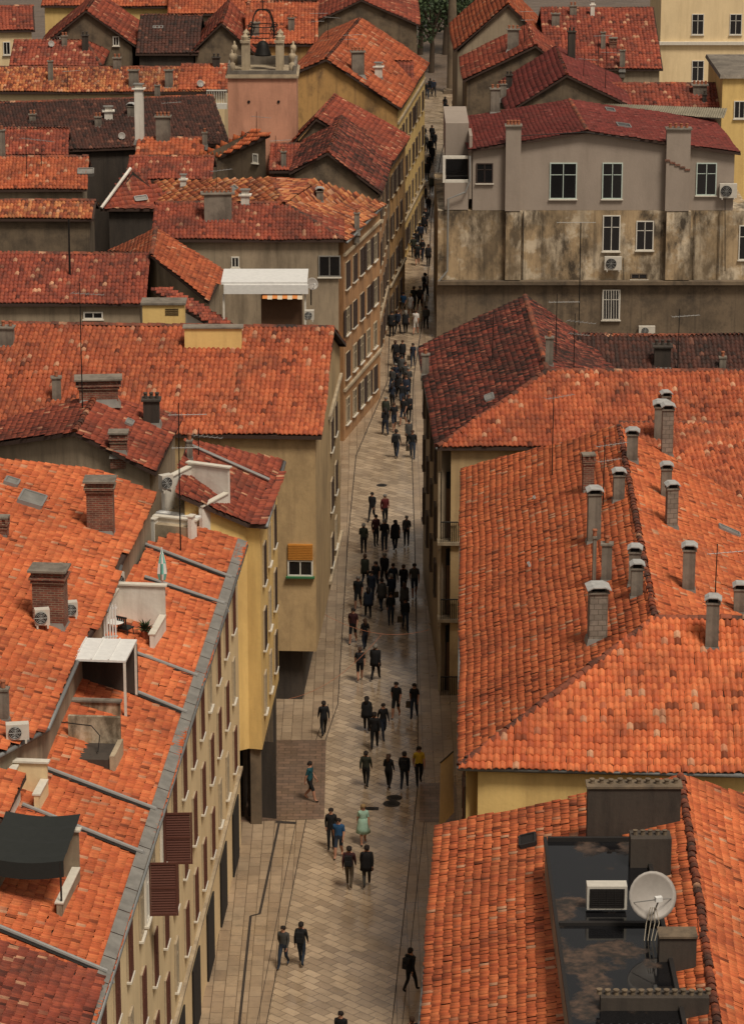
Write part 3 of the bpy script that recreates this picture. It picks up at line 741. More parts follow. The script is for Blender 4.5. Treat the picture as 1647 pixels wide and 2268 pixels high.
potwall(462,573,712,640,'stained concrete chimney block with pots',9)
# ---------------------------------------------------------------- F terrace box
zt=13.0; pa=P(1207,1862,zt); pb=P(1205,2310,zt); xr=P(1478,2100,zt).x
e=empty('flat_roof_box','flat bitumen roof box with rain puddles','roof terrace',Vector(((pa.x+xr)/2,(pa.y+pb.y)/2,10.5)))
cx=(pa.x+xr)/2; w=xr-pa.x; y0,y1=pb.y,pa.y
def boxw(name,mat,x,y,z,sx,sy,sz,par,org):
    mb=MB(); mb.box((x,y,z),(sx,sy,sz)); return mb.obj(name,[mat],par,org)
boxw('wall','beige',cx,(y0+y1)/2,10.5,w,y1-y0,2.45,e,e.location)
boxw('roof_deck','bitumen',cx,(y0+y1)/2,12.951,w-.05,y1-y0-.05,.03,e,e.location)
mb=MB()
mb.box((pa.x,(y0+y1)/2,12.95),(.1,y1-y0+.1,.14)); mb.box((xr,(y0+y1)/2,12.95),(.12,y1-y0+.1,.16)); mb.box((cx,y1,12.951),(w-.14,.12,.158)); mb.box((cx,y0+(y1-y0)*.55,12.951),(w-.14,.16,.12)); mb.obj('parapet',['darkmetal'],e,e.location)
p=P(1440,1920,13); s=sc(p); e=empty('chimney_wall','dark plastered chimney block on flat roof','chimney',p-Vector((0,0,.6)))
mb=MB(); mb.box((0,.3,0),(90/s,.7,1.5)); mb.obj('stack',['dark'],e); mb=MB()
for i in range(5): mb.lathe((-.45+i*.22,.3,1.5),[(.07,0),(.06,.1),(.08,.15)],8)
mb.obj('chimney_pots',['stone'],e)
p=P(1500,2130,13); s=sc(p); e=empty('chimney_wall','dark chimney block beside flat roof','chimney',p-Vector((0,0,1)))
mb=MB(); mb.box((0,.3,0),(82/s,.6,1.7)); mb.obj('stack',['dark'],e); mb=MB(); mb.box((0,.3,1.7),(86/s,.7,.06)); mb.obj('slab',['stone'],e)
p=P(1450,2240,13); s=sc(p); e=empty('chimney_wall','long dark wall topped by clay pots','chimney',p-Vector((0,0,1)))
mb=MB(); mb.box((0,.3,0),(240/s,.5,1.35)); mb.obj('stack',['dark'],e); mb=MB()
for i in range(14): mb.lathe((-1.48+i*.225,.3+random.uniform(-.04,.04),1.35),[(.07,0),(.06,.1),(.085,.12),(.085,.15),(.05,.16)],10)
mb.obj('chimney_pots',['stone'],e)
def skylight(u,v,w,l,label,frame='metal',glass='glass',lift=.1):
    q=tri_hit(u,v)
    if not q: return
    _,p,h=q; n=Vector((0,0,1))
    for a,b,c,hh in FACETS:
        if hh is h and geometry.intersect_ray_tri(a,b,c,ray(u,v),CAM,True) is not None: n=(b-a).cross(c-a).normalized(); break
    x=Vector((0,0,1)).cross(n).normalized(); y=n.cross(x); M=Matrix((x,y,n)).transposed().to_4x4()
    e=empty('skylight',label,'skylight',p); e.rotation_mode='QUATERNION'; e.rotation_quaternion=M.to_quaternion()
    mb=MB(); t=min(.07,l*.2)
    mb.box((-w/2,0,-.05),(t,l,lift+.12)); mb.box((w/2,0,-.05),(t,l,lift+.12)); mb.box((0,-l/2,-.05),(w-t,t,lift+.119)); mb.box((0,l/2,-.05),(w-t,t,lift+.119))
    mb.obj('frame',[frame],e)
    mb=MB(); mb.box((0,0,0),(w-t*.9,l-t*.9,lift+.02)); mb.obj('pane',[glass],e)
for t in [(70,1110,1.4,.9,'glazed roof skylight with grey metal frame','metal','lead'),(25,1072,.7,.5,'small grey skylight on orange tiles','metal','lead'),
 (1170,1868,.8,.5,'open dark roof hatch on orange tiles','darkmetal','hole'),(1612,1180,.5,.9,'grey roof window on orange slope','metal','lead'),
 (285,940,.7,.3,'narrow roof window on red tiles','metal','lead'),(265,1008,.9,.35,'grey skylight strip on red tiles','metal','lead'),(1085,884,.9,.4,'small grey roof window on dark tiles','metal','lead'),
 (1380,280,1.4,.9,'raised roof window on dark red roof','metal','glass'),(1350,245,1.2,.6,'roof window on dark red roof','metal','glass'),(190,382,1.0,.7,'grey metal roof hatch','lead','lead'),(160,425,1.3,.8,'grey sheet metal roof box','lead','lead'),
 (1185,1107,.2,.08,'small pale glass tile in roof','capmetal','capmetal'),(1173,1254,.2,.08,'small pale glass tile in roof','capmetal','capmetal'),(310,440,.9,.3,'grey skylight on dark red roof','metal','lead'),
 (790,185,.8,.3,'roof window on red roof','metal','lead'),(350,62,.8,.4,'small roof window on dark tiles','metal','lead'),(120,430,.9,.4,'grey roof window on red tiles','metal','lead'),(520,420,.9,.35,'grey roof window on mixed tiles','metal','lead')]:
    skylight(*t)
for i,(a,b) in enumerate([((-20,1655),(345,1792)),((50,1782),(316,1888)),((178,1400),(437,1496)),((290,1527),(413,1577)),((320,1277),(496,1336)),((322,1205),(512,1278)),((-20,2045),(237,2152))]):
    p=onA(*a,.14);q=onA(*b,.14); p2=q+Vector((.15,-.02,-.35))
    e=empty('drain_pipe','grey metal drain pipe across orange tiles','pipe',p,group='drain pipes across the roof')
    mb=MB(); mb.tube([p-p,(q-p)*.5,q-p,p2-p],.07,8); mb.obj('pipe',['metal'],e)
    mb=MB(); d=q-p; s_=d.normalized().cross(Vector((0,0,1))).normalized()*.16
    mb.face([-s_-Vector((0,0,.05)),s_-Vector((0,0,.05)),s_+d-Vector((0,0,.05)),-s_+d-Vector((0,0,.05))]); mb.obj('flashing',['darkmetal'],e)
for a,b in (((420,990),(606,1076)),((445,1160),(537,1196))):
    qa=tri_hit(a[0]+4,a[1]+4); qb=tri_hit(b[0]-10,b[1]-6)
    if qa and qb:
        p=qa[1]+Vector((0,0,.15)); q=qb[1]+Vector((0,0,.15)); e=empty('drain_pipe','grey metal drain pipe across red tiles','pipe',p,group='drain pipes across the roof')
        mb=MB(); mb.tube([(0,0,0),q-p],.075,8); mb.obj('pipe',['metal'],e)
mb=MB(); K=28
for i in range(K):
    p=EN.lerp(EF,i/K); q=EN.lerp(EF,(i+.97)/K); o=nA*-.02; inn=nA*.34
    zz=Vector((0,0,.09)); 
    mb.face([p+o+zz,q+o+zz,q+inn+zz+Vector((0,0,.13)),p+inn+zz+Vector((0,0,.13))]); mb.face([p+o+zz-Vector((0,0,.2)),q+o+zz-Vector((0,0,.2)),q+o+zz,p+o+zz])
mb.obj('eave_flashing',['lead'],A_low.e,A_low.org)
# ---------------------------------------------------------------- antennas
def antenna(u,vb,vt,arms=2,r=.024,label='thin dark television aerial mast on tiled roof',mat='iron'):
    q=tri_hit(u,vb)
    if not q: return
    p=q[1]; s=sc(p); h=(vb-vt)/s/.93; e=empty('antenna',label,'antenna',p-Vector((0,0,.3)),random.uniform(-.6,.6),group='television aerials on roofs')
    mb=MB(); mb.tube([(0,0,0),(0,0,h*.5),(0.02,0,h+.3)],[r*1.2,r,r*.8],6); mb.obj('mast',[mat],e)
    for k in range(arms):
        z=h*(.97-.22*k); mb=MB(); L=.8 if k else 1.1
        mb.tube([(-L*.35,0,z),(L,0,z)],.012,4)
        for j in range(7): x=-L*.3+j*L*1.25/6; mb.tube([(x,-.28+.02*j,z+.013),(x,.28-.02*j,z+.013)],.008,4)
        mb.obj('aerial',['metal'],e)
for t in [(183,906,640,1),(400,1222,905,2),(328,652,556,1),(1222,1056,868,1),(1335,1122,972,2),(1330,1718,1592,2),(1583,1332,1208,1),(1230,792,658,1),(155,612,492,0,.06),(1270,820,700,2),(240,390,290,1),(568,300,250,1),(60,400,300,1),
 (770,110,70,2),(1430,700,680,0),(1620,110,60,1),(1160,100,20,2),(1340,200,110,1),(1500,820,690,1),(1090,800,700,0),(320,1058,955,0,.1),(440,1010,950,1),(130,700,540,1),(370,270,220,1),(480,470,370,1),(350,120,60,1)]:
    antenna(*t)
for i in range(12):
    u,v=(random.uniform(20,880),random.uniform(60,470)) if i%3 else (random.uniform(1050,1620),random.uniform(60,240))
    antenna(u,v,v-random.uniform(45,85),random.choice([1,2]))
q=PD(1283,640,D4-1); e=empty('antenna','tall thin aerial mast in front of old wall','antenna',q-Vector((0,0,2.5)),group='television aerials on roofs')
mb=MB(); h=(640-490)/sc(q)+2.5; mb.tube([(0,0,0),(0,0,h)],.035,6); mb.obj('mast',['iron'],e)
mb=MB(); mb.tube([(-1.6,0,h),(1,0,h)],.015,4)
for j in range(12): mb.tube([(-1.6+j*.22,-.3,h),(-1.6+j*.22,.3,h)],.01,4)
mb.obj('aerial',['metal'],e)
def dish(u,v,rpx,az=0.3,label='round grey satellite dish on a mast',p=None,below=1.2):
    if p is None:
        q=tri_hit(u,v+rpx*1.6)
        if not q: return
        p=q[1]+Vector((0,0,rpx*1.6/sc(q[1])))
    R=rpx/sc(p); e=empty('satellite_dish',label,'satellite dish',p,az,group='satellite dishes on roofs')
    ax=Vector((0,-.9,.38)).normalized(); mb=MB()
    prof=[(R*k/7,-R*.28*(1-(k/7)**2)) for k in range(1,8)]; prof=[(.01,-R*.28)]+prof
    mb.lathe((0,0,0),[(r,z) for r,z in prof]+[(R*.98,-.03)]+[(r*.97,z-.025) for r,z in prof[::-1]],24,0,ax)
    mb.obj('reflector',['dish'],e,smooth=True)
    tip=ax*R*.75-Vector((0,0,R*.15))
    mb=MB(); mb.tube([Vector((0,0,-R*.9))+ax*.02,tip-Vector((0,0,.05))],R*.035,6); mb.tube([Vector((R*.8,0,-R*.2)),tip],R*.02,5); mb.tube([Vector((-R*.8,0,-R*.2)),tip],R*.02,5)
    mb.obj('arm',['metal'],e)
    mb=MB(); mb.box(tip-Vector((0,0,.06)),(R*.28,R*.2,R*.2)); mb.obj('receiver',['whitemetal'],e)
    mb=MB(); b=-ax*R*.33; mb.tube([b,b+Vector((0,.08,-.1)),b+Vector((0,.08,-below))],R*.06+.015,6); mb.obj('mast',['iron'],e)
dish(1445,1985,55,.25,'large pale satellite dish above the flat roof',P(1445,1985,14.2),2.2)
dish(300,1172,26,.6,'grey satellite dish beside brick chimney'); dish(287,1205,23,.9,'small grey satellite dish on roof edge')
dish(692,628,14,.5,'small white satellite dish on terrace',P(692,628,12.3)); dish(444,184,8,.4); dish(137,328,10,.5); dish(138,674,9,-.4); dish(114,96,7,.3); dish(270,300,8,.2)
e=empty('cable','loose pale cables hanging below the big dish','cable',P(1440,2010,14.0)); mb=MB()
for k in range(4):
    mb.tube([Vector((.05*k,0,0)),Vector((.12*k-.1,.05,-.5)),Vector((-.15+.1*k,0,-1.0)),Vector((.02*k,-.1,-1.4))],.012,5)
mb.obj('wire',['canvas'],e)
def acunit(p,rot=0,w=.85,h=.62,label='white air conditioning unit with round fan grille'):
    e=empty('air_conditioner',label,'air conditioner',p,rot,group='air conditioning units')
    mb=MB(); mb.box((0,.16,0),(w,.32,h)); mb.box((-w*.35,.16,-.12),(.06,.34,.12)); mb.box((w*.35,.16,-.12),(.06,.34,.12)); mb.obj('casing',['acwhite'],e)
    mb=MB(); mb.lathe((-w*.12,-.02,h/2),[(h*.4,0),(h*.4,.02),(h*.3,.021)],20,0,(0,-1,0)); mb.obj('fan_opening',['hole'],e)
    mb=MB()
    for k in range(4): r=h*(.1+.1*k)*.98; mb.tube([(-w*.12+r*math.cos(a*math.pi/8),-.05,h/2+r*math.sin(a*math.pi/8)) for a in range(17)],.008,4,0,False)
    for k in range(4): a=k*math.pi/4; mb.tube([(-w*.12-h*.39*math.cos(a),-.05,h/2-h*.39*math.sin(a)),(-w*.12+h*.39*math.cos(a),-.05,h/2+h*.39*math.sin(a))],.008,4)
    mb.obj('grille',['metal'],e)
acunit(PD(1357,598,D4-.55),0,1.15,.9); acunit(PD(1612,438,D4-.45),0,1.15,.95); acunit(PD(1432,742,D4-.7),0,1.1,.6)
for u,v in ((853,104),(902,136),(902,156)):
    q=wall_hit(u,v)
    if q: acunit(q[1]+q[3]*.33-Vector((0,0,.2)),nrot(q[3]),.85,.6)
acunit(onA(95,1398,1.5)+Vector((0,0,.2)),.2,.5,.55); acunit(onA(160,1372,1.5)+Vector((0,0,.1)),.2,.4,.5); acunit(onA(40,1650,1.5)+Vector((0,0,.15)),.15,.7,.5); acunit(onA(372,1085,1.2),.6,.5,.6); acunit(onA(266,1305,.8),.9,.5,.6)
acunit(PD(685,708,P(685,708,11.4).y-.5),0,.5,.5)
p=P(1343,2022,13.0); e=empty('air_conditioner','old air conditioner with dark square grille on flat roof','air conditioner',p+Vector((0,0,.1)),0,group='air conditioning units')
mb=MB(); mb.box((0,.2,0),(1.15,.45,.72)); mb.obj('casing',['acwhite'],e); mb=MB(); mb.box((0,-.04,.07),(1.0,.02,.58)); mb.obj('grille_opening',['hole'],e)
mb=MB()
for i in range(9): mb.box((0,-.055,.1+i*.06),(1.0,.01,.012))
for i in range(5): mb.box((-.45+i*.225,-.065,.07),(.015,.008,.58))
mb.obj('grille',['darkmetal'],e)
# ---------------------------------------------------------------- terraces on A
def terrace(u,v,w,d,h,label,dz=0.1,mat='white',rot=0.0,floor='stonelight'):
    p=onA(u,v,dz); e=empty('roof_terrace',label,'roof terrace',p,rot)
    mb=MB(); mb.box((0,d/2,-1),(w,d,1.0)); mb.obj('deck',[floor],e)
    mb=MB(); mb.box((0,d,-.9),(w+.15,.15,h+.9)); mb.box((-w/2,d/2-.08,-.9),(.15,d-.01,h*.9+.9)); mb.box((w/2,d/2-.08,-.9),(.15,d-.01,.9+.45)); mb.obj('parapet',[mat],e)
    mb=MB(); mb.box((0,d,h),(w+.3,.28,.06)); mb.box((-w/2,d/2-.1,h*.9),(.25,d-.01,.05)); mb.box((w/2,d/2-.1,.45),(.25,d-.01,.05)); mb.obj('coping',['sill'],e)
    return p,e
p1,e1=terrace(285,1430,1.7,2.2,1.55,'small white walled roof terrace with plastic chair',-.15,rot=-.12)
def chair(p,rot):
    e=empty('chair','dark plastic chair on white terrace','chair',p,rot)
    mb=MB(); mb.box((0,0,.4),(.45,.42,.05)); mb.obj('seat',['darkcloth'],e)
    mb=MB()
    for i in range(5): mb.box((-.17+.085*i,.2,.45),(.05,.03,.42),0,0,1,0,.05)
    mb.box((0,.25,.84),(.46,.04,.06)); mb.obj('backrest',['darkcloth'],e)
    for x in (-.19,.19):
        for y in (-.17,.17): mb=MB(); mb.tube([(x,y,.4),(x*1.15,y*1.15,0)],.02,6); mb.obj('leg',['darkcloth'],e)
chair(p1+Vector((-.15,.7,.02)),2.6)
e=empty('table','small round white terrace table','table',p1+Vector((-.5,.5,.02)))
mb=MB(); mb.lathe((0,0,.68),[(.3,0),(.32,.02),(.3,.04)],20); mb.obj('table_top',['whitemetal'],e); mb=MB(); mb.tube([(0,0,0),(0,0,.68)],.03,6); mb.lathe((0,0,0),[(.2,0),(.18,.03)],12); mb.obj('leg',['whitemetal'],e)
def plant(p,R=.3,H=.6,nl=60):
    e=empty('potted_plant','green leafy potted plant on terrace','plant',p)
    mb=MB(); mb.lathe((0,0,0),[(.12,0),(.17,.28),(.19,.3),(.15,.31)],12); mb.obj('pot',['terracotta'],e)
    mb=MB()
    for i in range(nl):
        a=random.uniform(0,6.28); el=random.uniform(.2,1.4); L=R*random.uniform(.6,1.3); d=Vector((math.cos(a)*math.cos(el),math.sin(a)*math.cos(el),math.sin(el)))
        b=Vector((0,0,.3)); s_=Vector((-math.sin(a),math.cos(a),0))*.04; mid=b+d*L*.6; t=b+d*L*1.3-Vector((0,0,L*.3)); mb.face([b,mid-s_,t,mid+s_])
    mb.obj('foliage',['leaf'],e)
plant(p1+Vector((.55,.7,.02)),.38)
e=empty('parasol','closed teal and white striped parasol','parasol',onA(360,1312,.1)+Vector((0,0,.0)))
mb=MB(); mb.tube([(0,0,0),(0,0,1.75)],.025,6); mb.obj('pole',['whitemetal'],e)
mb=MB(); n=12; prof=[(.03,.45),(.12,.5),(.17,.75),(.13,1.15),(.06,1.5),(.02,1.68)]
for r,z in prof:
    for j in range(n): q=2*math.pi*j/n; rr=r*(1.2 if j%2 else .8); mb.v.append((rr*math.cos(q),rr*math.sin(q),z))
for k in range(len(prof)-1):
    for j in range(n): a=k*n+j;b=k*n+(j+1)%n; mb.f.append((a,b,b+n,a+n)); mb.m.append((k+j//2)%2)
mb.obj('canopy',['teal','whitemetal'],e)
e=empty('louvre_screen','white slatted wooden screen on roof terrace','screen',onA(232,1420,.1),.3)
mb=MB()
for i in range(9): mb.box((-.4+i*.1,0,0),(.05,.03,1.3))
mb.box((0,.03,.1),(.95,.03,.06)); mb.box((0,.03,1.15),(.95,.03,.06)); mb.obj('slats',['whitemetal'],e)
p2=onA(205,1560,.1); e=empty('roof_terrace','terrace with white panel canopy on posts','roof terrace',p2,-.1)
mb=MB(); mb.box((0,1.1,1.5),(2.3,2.2,.07),0); 
for i in range(1,4): mb.box((-1.15+i*.575,1.1,1.57),(.05,2.2,.04),0)
mb.obj('canopy',['whitemetal'],e)
for x in (-1.1,1.1):
    for y in (.05,2.15): mb=MB(); mb.box((x,y,-1),(.08,.08,2.5)); mb.obj('post',['framewhite'],e)
mb=MB(); mb.box((0,2.2,-1),(2.3,.12,2.4)); mb.obj('rear_wall',['dark'],e)
mb=MB(); mb.box((0,-.1,-2),(1.9,.18,2.15)); mb.obj('parapet_wall',['old'],e); mb=MB(); mb.box((0,-.1,.15),(2.0,.3,.06)); mb.obj('coping',['concrete'],e)
pc=onA(190,1690,0); e=empty('roof_terrace','sunken roof court with stained plaster wall','roof terrace',pc,-.1)
mb=MB(); mb.box((0,1.6,-1),(1.7,.15,2.0)); mb.obj('rear_wall',['old'],e)
mb=MB(); mb.box((.85,.8,-1),(.16,1.6,1.25)); mb.obj('parapet',['stonelight'],e)
mb=MB(); mb.box((0,.8,-1),(1.6,1.5,1.1)); mb.obj('deck',['dark'],e)
mb=MB(); mb.tube([(-1,1.2,.9),(0,1.1,.85),(.3,.9,.6),(.3,.5,.2)],.02,5); mb.obj('handrail',['iron'],e)
p,e=terrace(60,2030,1.9,2.6,1.6,'sunken terrace with dark awning cloth',-.3,'beige',-.1)
mb=MB(); g=10
for i in range(g):
    for j in range(g):
        f=lambda a,b:(-1.1+2.2*a/g,.0+2.6*b/g,1.75+.35*b/g-.12*math.sin(a/g*math.pi)+.03*math.sin(b*2.1))
        mb.face([f(i,j),f(i+1,j),f(i+1,j+1),f(i,j+1)])
for i in range(g): a=f(i,0);b=f(i+1,0); mb.face([(a[0],a[1],a[2]-.5),(b[0],b[1],b[2]-.5),b,a])
mb.obj('awning',['darkcloth'],e)
for x in (-1,1): mb=MB(); mb.tube([(x,.02,0),(x,.02,1.7)],.03,6); mb.obj('post',['darkmetal'],e)
p,e=terrace(50,1790,.9,1.3,1.0,'narrow roof light well with cream walls',0,'cream',-.1)
p,e=terrace(405,1140,1.7,2.2,1.5,'white stepped roof terrace walls',.2,'white',-.45)
mb=MB(); mb.box((0,-.35,.05),(1.9,.35,.08)); mb.obj('slab',['whitemetal'],e)
p,e=terrace(380,1165,1.6,.4,.2,'white parapet slab at roof cut-out',.25,'white',-.35)
e=empty('terrace_canopy','white flat canopy with striped orange awning','canopy',P(590,712,10.8))
o_=Vector(e.location)
mb=MB(); pc=P(586,620,13.2); s=sc(pc); mb.box((pc.x,pc.y+.8,13.15),(190/s,3.4,.14)); mb.obj('canopy',['whitemetal'],e,o_)
mb=MB()
mb.box((pc.x+.1,pc.y-.93,12.65),(186/s,.12,.5)); mb.obj('fascia',['whitemetal'],e,o_)
mb=MB(); mb.box((pc.x+.9,pc.y+.8,9.5),(2.2,2.2,2.9)); mb.obj('interior',['wood'],e,o_)
mb=MB()
for i in range(8): 
    x=pc.x-.1+i*.27; mb.face([(x,pc.y-.9,12.6),(x+.27,pc.y-.9,12.6),(x+.27,pc.y-1.1,12.42-(.04 if i%2 else 0)),(x,pc.y-1.1,12.42-(.04 if i%2 else 0))],i%2)
mb.obj('striped_awning',['stripeorange','canvas'],e,o_)
for x in (-2.2,2.2): mb=MB(); mb.box((pc.x+x,pc.y-.7,9.8),(.1,.1,2.8)); mb.obj('post',['framewhite'],e,o_)
p=P(480,228,12.6); e=empty('balcony_railing','white balustrade beside the salmon tower','railing',p)
mb=MB(); 
for i in range(9): mb.tube([(-.7+i*.175,0,0),(-.7+i*.175,0,.9)],.03,6)
mb.box((0,0,.9),(1.5,.12,.08)); mb.box((0,0,-.4),(1.5,.3,.4)); mb.obj('balusters',['framewhite'],e)
e=empty('roof_verge','white rendered verge strip on small gable','verge',P(256,415,13)); mb=MB(); a=P(224,460,12.1);b=P(289,372,14.1)
mb.tube([a,b],.1,6); mb.obj('strip',['white'],e,Vector(e.location))
# ---------------------------------------------------------------- clock tower
DT=212.0; a0=PD(504,172,DT); b0=PD(656,172,DT); cx=(a0.x+b0.x)/2; w=b0.x-a0.x; zt=a0.z; tw=4.6
TO=Vector((cx,DT+tw/2,0)); te=empty('clock_tower','salmon plastered bell tower with urns and ironwork','tower',TO,.0)
mb=MB(); mb.box((0,0,0),(w,tw,zt)); mb.obj('shaft',['salmon'],te)
mb=MB(); mb.box((0,0,zt),(w+.3,tw+.3,.14)); mb.box((0,0,zt+.14),(w+.1,tw+.1,.1)); mb.obj('cornice',['stonelight'],te)
mb=MB(); 
for x in (-w/2+.1,w/2-.1): mb.box((x,0,zt+.24),(.2,tw,.6))
mb.box((0,tw/2-.1,zt+.24),(w-.42,.2,.6)); mb.box((0,-tw/2+.1,zt+.24),(w-.42,.2,.25)); mb.obj('parapet',['concrete'],te)
for x in (-w/2+.3,w/2-.3):
    for y in (-tw/2+.3,tw/2-.3):
        mb=MB(); mb.lathe((x,y,zt+.24),[(.2,0),(.2,.7),(.12,.75),(.12,.85),(.2,1.0),(.22,1.2),(.16,1.35),(.07,1.4),(.09,1.5),(.02,1.65)],12); mb.obj('urn',['stonelight'],te,smooth=True)
for x in (-1.15,1.15):
    for y in (-1.0,1.0):
        mb=MB(); mb.box((x,y,zt+.24),(.5,.5,1.95)); mb.box((x,y,zt+2.2),(.66,.66,.15)); mb.lathe((x,y,zt+2.35),[(.2,0),(.24,.25),(.1,.4),(.02,.5)],10); mb.obj('pillar',['stonelight'],te)
mb=MB(); mb.lathe((0,0,zt+1.2),[(.6,0),(.55,.1),(.42,.5),(.36,.8),(.2,.95),(.03,1.0)],16); mb.obj('bell',['iron'],te,smooth=True)
mb=MB()
for k in range(4):
    a=math.pi/4+k*math.pi/2; pts=[]
    for i in range(12): t=i/11; r=1.1*max(0.01,math.cos(t*1.5))**.7 if t<.99 else .02; pts.append((r*math.cos(a),r*math.sin(a),zt+2.4+1.9*math.sin(t*1.55)))
    mb.tube(pts,.045,5)
    pts=[((1.1+.3*math.cos(q))*math.cos(a),(1.1+.3*math.cos(q))*math.sin(a),zt+3.0+.3*math.sin(q)) for q in [j*.6 for j in range(10)]]; mb.tube(pts,.035,5)
mb.tube([(0,0,zt+4.2),(0,0,zt+5.4)],.045,5); mb.tube([(-.35,0,zt+5.0),(.35,0,zt+5.0)],.035,5)
for z,r in ((3.2,1.0),(2.5,1.15)): mb.tube([(r*math.cos(j*math.pi/10),r*math.sin(j*math.pi/10),zt+z) for j in range(21)],.035,5)
mb.obj('ironwork',['iron'],te)
for x in (-.9,1.1): mb=MB(); mb.lathe((x,-tw/2-.02,zt-1.6),[(.1,0),(.1,.03)],8,0,(0,-1,0)); mb.obj('vent_hole',['hole'],te)
DCc=223.; p=PD(871,640,DCc); e=empty('church_portal','pale stone church front with columns and cornice','church front',Vector((p.x,DCc,0)))
zt2=PD(872,405,DCc).z
mb=MB(); mb.box((0,1.2,0),(1.3,2,zt2)); mb.obj('wall',['stonelight'],e)
for x in (-.38,.38):
    mb=MB(); mb.box((x,-.1,0),(.45,.5,1.2)); mb.lathe((x,-.1,1.2),[(.2,0),(.19,.2),(.16,zt2-4.5),(.22,zt2-4.1)],14); mb.box((x,-.1,zt2-2.9),(.45,.5,.3)); mb.obj('column',['stonelight'],e)
mb=MB()
for z,s_ in ((zt2-2.6,1.45),(zt2-1.2,1.4),(zt2,1.5)): mb.box((0,.8,z),(s_,2.4,.2)); mb.box((0,.8,z+.2),(s_+.15,2.5,.1))
mb.obj('cornice',['stonelight'],e)
mb=MB(); mb.lathe((0,0,zt2+.3),[(.2,0),(.16,.4),(.2,.7),(.08,.9),(.1,1.05),(.04,1.2)],10); mb.obj('finial',['stonelight'],e,smooth=True)
# ---------------------------------------------------------------- ground and street
g=MB(); g.face([(-500,20,0),(500,20,0),(500,1500,0),(-500,1500,0)]); o=g.obj('ground',['ground']); o["kind"]="structure"
Lp=[(560,2500),(590,2268),(700,1700),(748,1560),(770,1200),(788,1010),(858,845),(866,640),(895,480),(918,350),(918,200)]
Rp=[(835,2500),(868,2268),(925,1740),(925,1560),(918,1200),(912,1010),(914,845),(946,640),(955,480),(975,350),(1010,200)]
def strip(name,mat,A,B,z):
    mb=MB()
    a=[P(*q,0) for q in A]; b=[P(*q,0) for q in B]
    for i in range(len(a)-1):
        mb.face([(a[i].x,a[i].y,z),(b[i].x,b[i].y,z),(b[i+1].x,b[i+1].y,z),(a[i+1].x,a[i+1].y,z)])
    o=mb.obj(name,[mat]); o["kind"]="structure"; return o
wL=[(q[0]-190*((q[1]+950)/3200.)**1,q[1]) for q in Lp]; wR=[(q[0]+150*((q[1]+950)/3200.),q[1]) for q in Rp]
strip('pavement','paveside',wL,Lp,.004); strip('pavement','paveside',Rp,wR,.004); strip('street','pave',Lp,Rp,.004)
for S in (Lp,Rp):
    strip('road_drain','drain',[(q[0]-1.0,q[1]) for q in S],[(q[0]+1.0,q[1]) for q in S],.008)
strip('road_drain','drain',[(q[0]-22,q[1]) for q in Lp[:4]],[(q[0]-20.5,q[1]) for q in Lp[:4]],.008)
strip('road_drain','drain',[(q[0]+22,q[1]) for q in Rp[:3]],[(q[0]+23.5,q[1]) for q in Rp[:3]],.008)
strip('path','cobble',[(500,1822),(560,1640)],[(718,1815),(722,1640)],.012)
strip('path','cobble',[(928,1822),(930,1735)],[(1010,1822),(1010,1735)],.012)
mbx=MB()
pts=[P(618,1822,0),P(575,2025,0),P(555,2030,0),P(530,2268,0),P(525,2400,0)]
for i in range(4):
    a,b=pts[i],pts[i+1]; d=(b-a).normalized(); n_=Vector((-d.y,d.x,0))*.05
    mbx.face([a-n_+Vector((0,0,.014)),b-n_+Vector((0,0,.014)),b+n_+Vector((0,0,.014)),a+n_+Vector((0,0,.014))])
a=P(610,1821,0);b=P(655,1824,0); mbx.face([a+Vector((0,-.12,.018)),b+Vector((0,-.12,.018)),b+Vector((0,.12,.018)),a+Vector((0,.12,.018))])
o=mbx.obj('drain_channel',['drain']); o["kind"]="structure"
for u,v,sx in ((873,1768,.33),(867,1781,.37),(820,1792,.35),(845,1075,.3)):
    p=P(u,v,0); e=empty('manhole_cover','dark iron manhole cover in stone paving','manhole cover',p,group='manhole covers in the street')
    mb=MB()
    if sx==.35: mb.box((0,0,.006),(.7,.35,.01))
    else: mb.lathe((0,0,.006),[(sx,0),(sx,.012),(sx*.9,.014)],24)
    mb.obj('lid',['darkmetal'],e)
    mb=MB(); mb.lathe((0,0,.016),[(sx*.5,0),(sx*.5,.012),(sx*.45,.013)],16) ; mb.obj('rim',['iron'],e)
for a,b in ((PD(640,1548,118),PD(845,1405,124)),(PD(720,1362,128),PD(950,1395,130))):
    e=empty('cable','thin cable strung across the street','cable',a,group='cables over the street'); d=b-a
    mb=MB(); mb.tube([d*t-Vector((0,0,1.0*t*(1-t)*2)) for t in [i/12 for i in range(13)]],.008,5); mb.obj('wire',['terracotta'],e)
e=empty('shop_awning','beige canvas shop banner beside the street','awning',P(990,1830,6))
mb=MB(); q0=P(1003,1665,8.2);q1=P(975,1690,8.2);q2=P(972,1835,6.0);q3=P(1005,1800,6.0)
for i in range(6):
    t0=i/6;t1=(i+1)/6; mb.face([q1.lerp(q2,t0),q0.lerp(q3,t0),q0.lerp(q3,t1),q1.lerp(q2,t1)])
mb.obj('canvas',['canvas'],e,Vector(e.location))
mb=MB(); mb.tube([q0,q1],.03,6); mb.obj('rail',['darkmetal'],e,Vector(e.location))
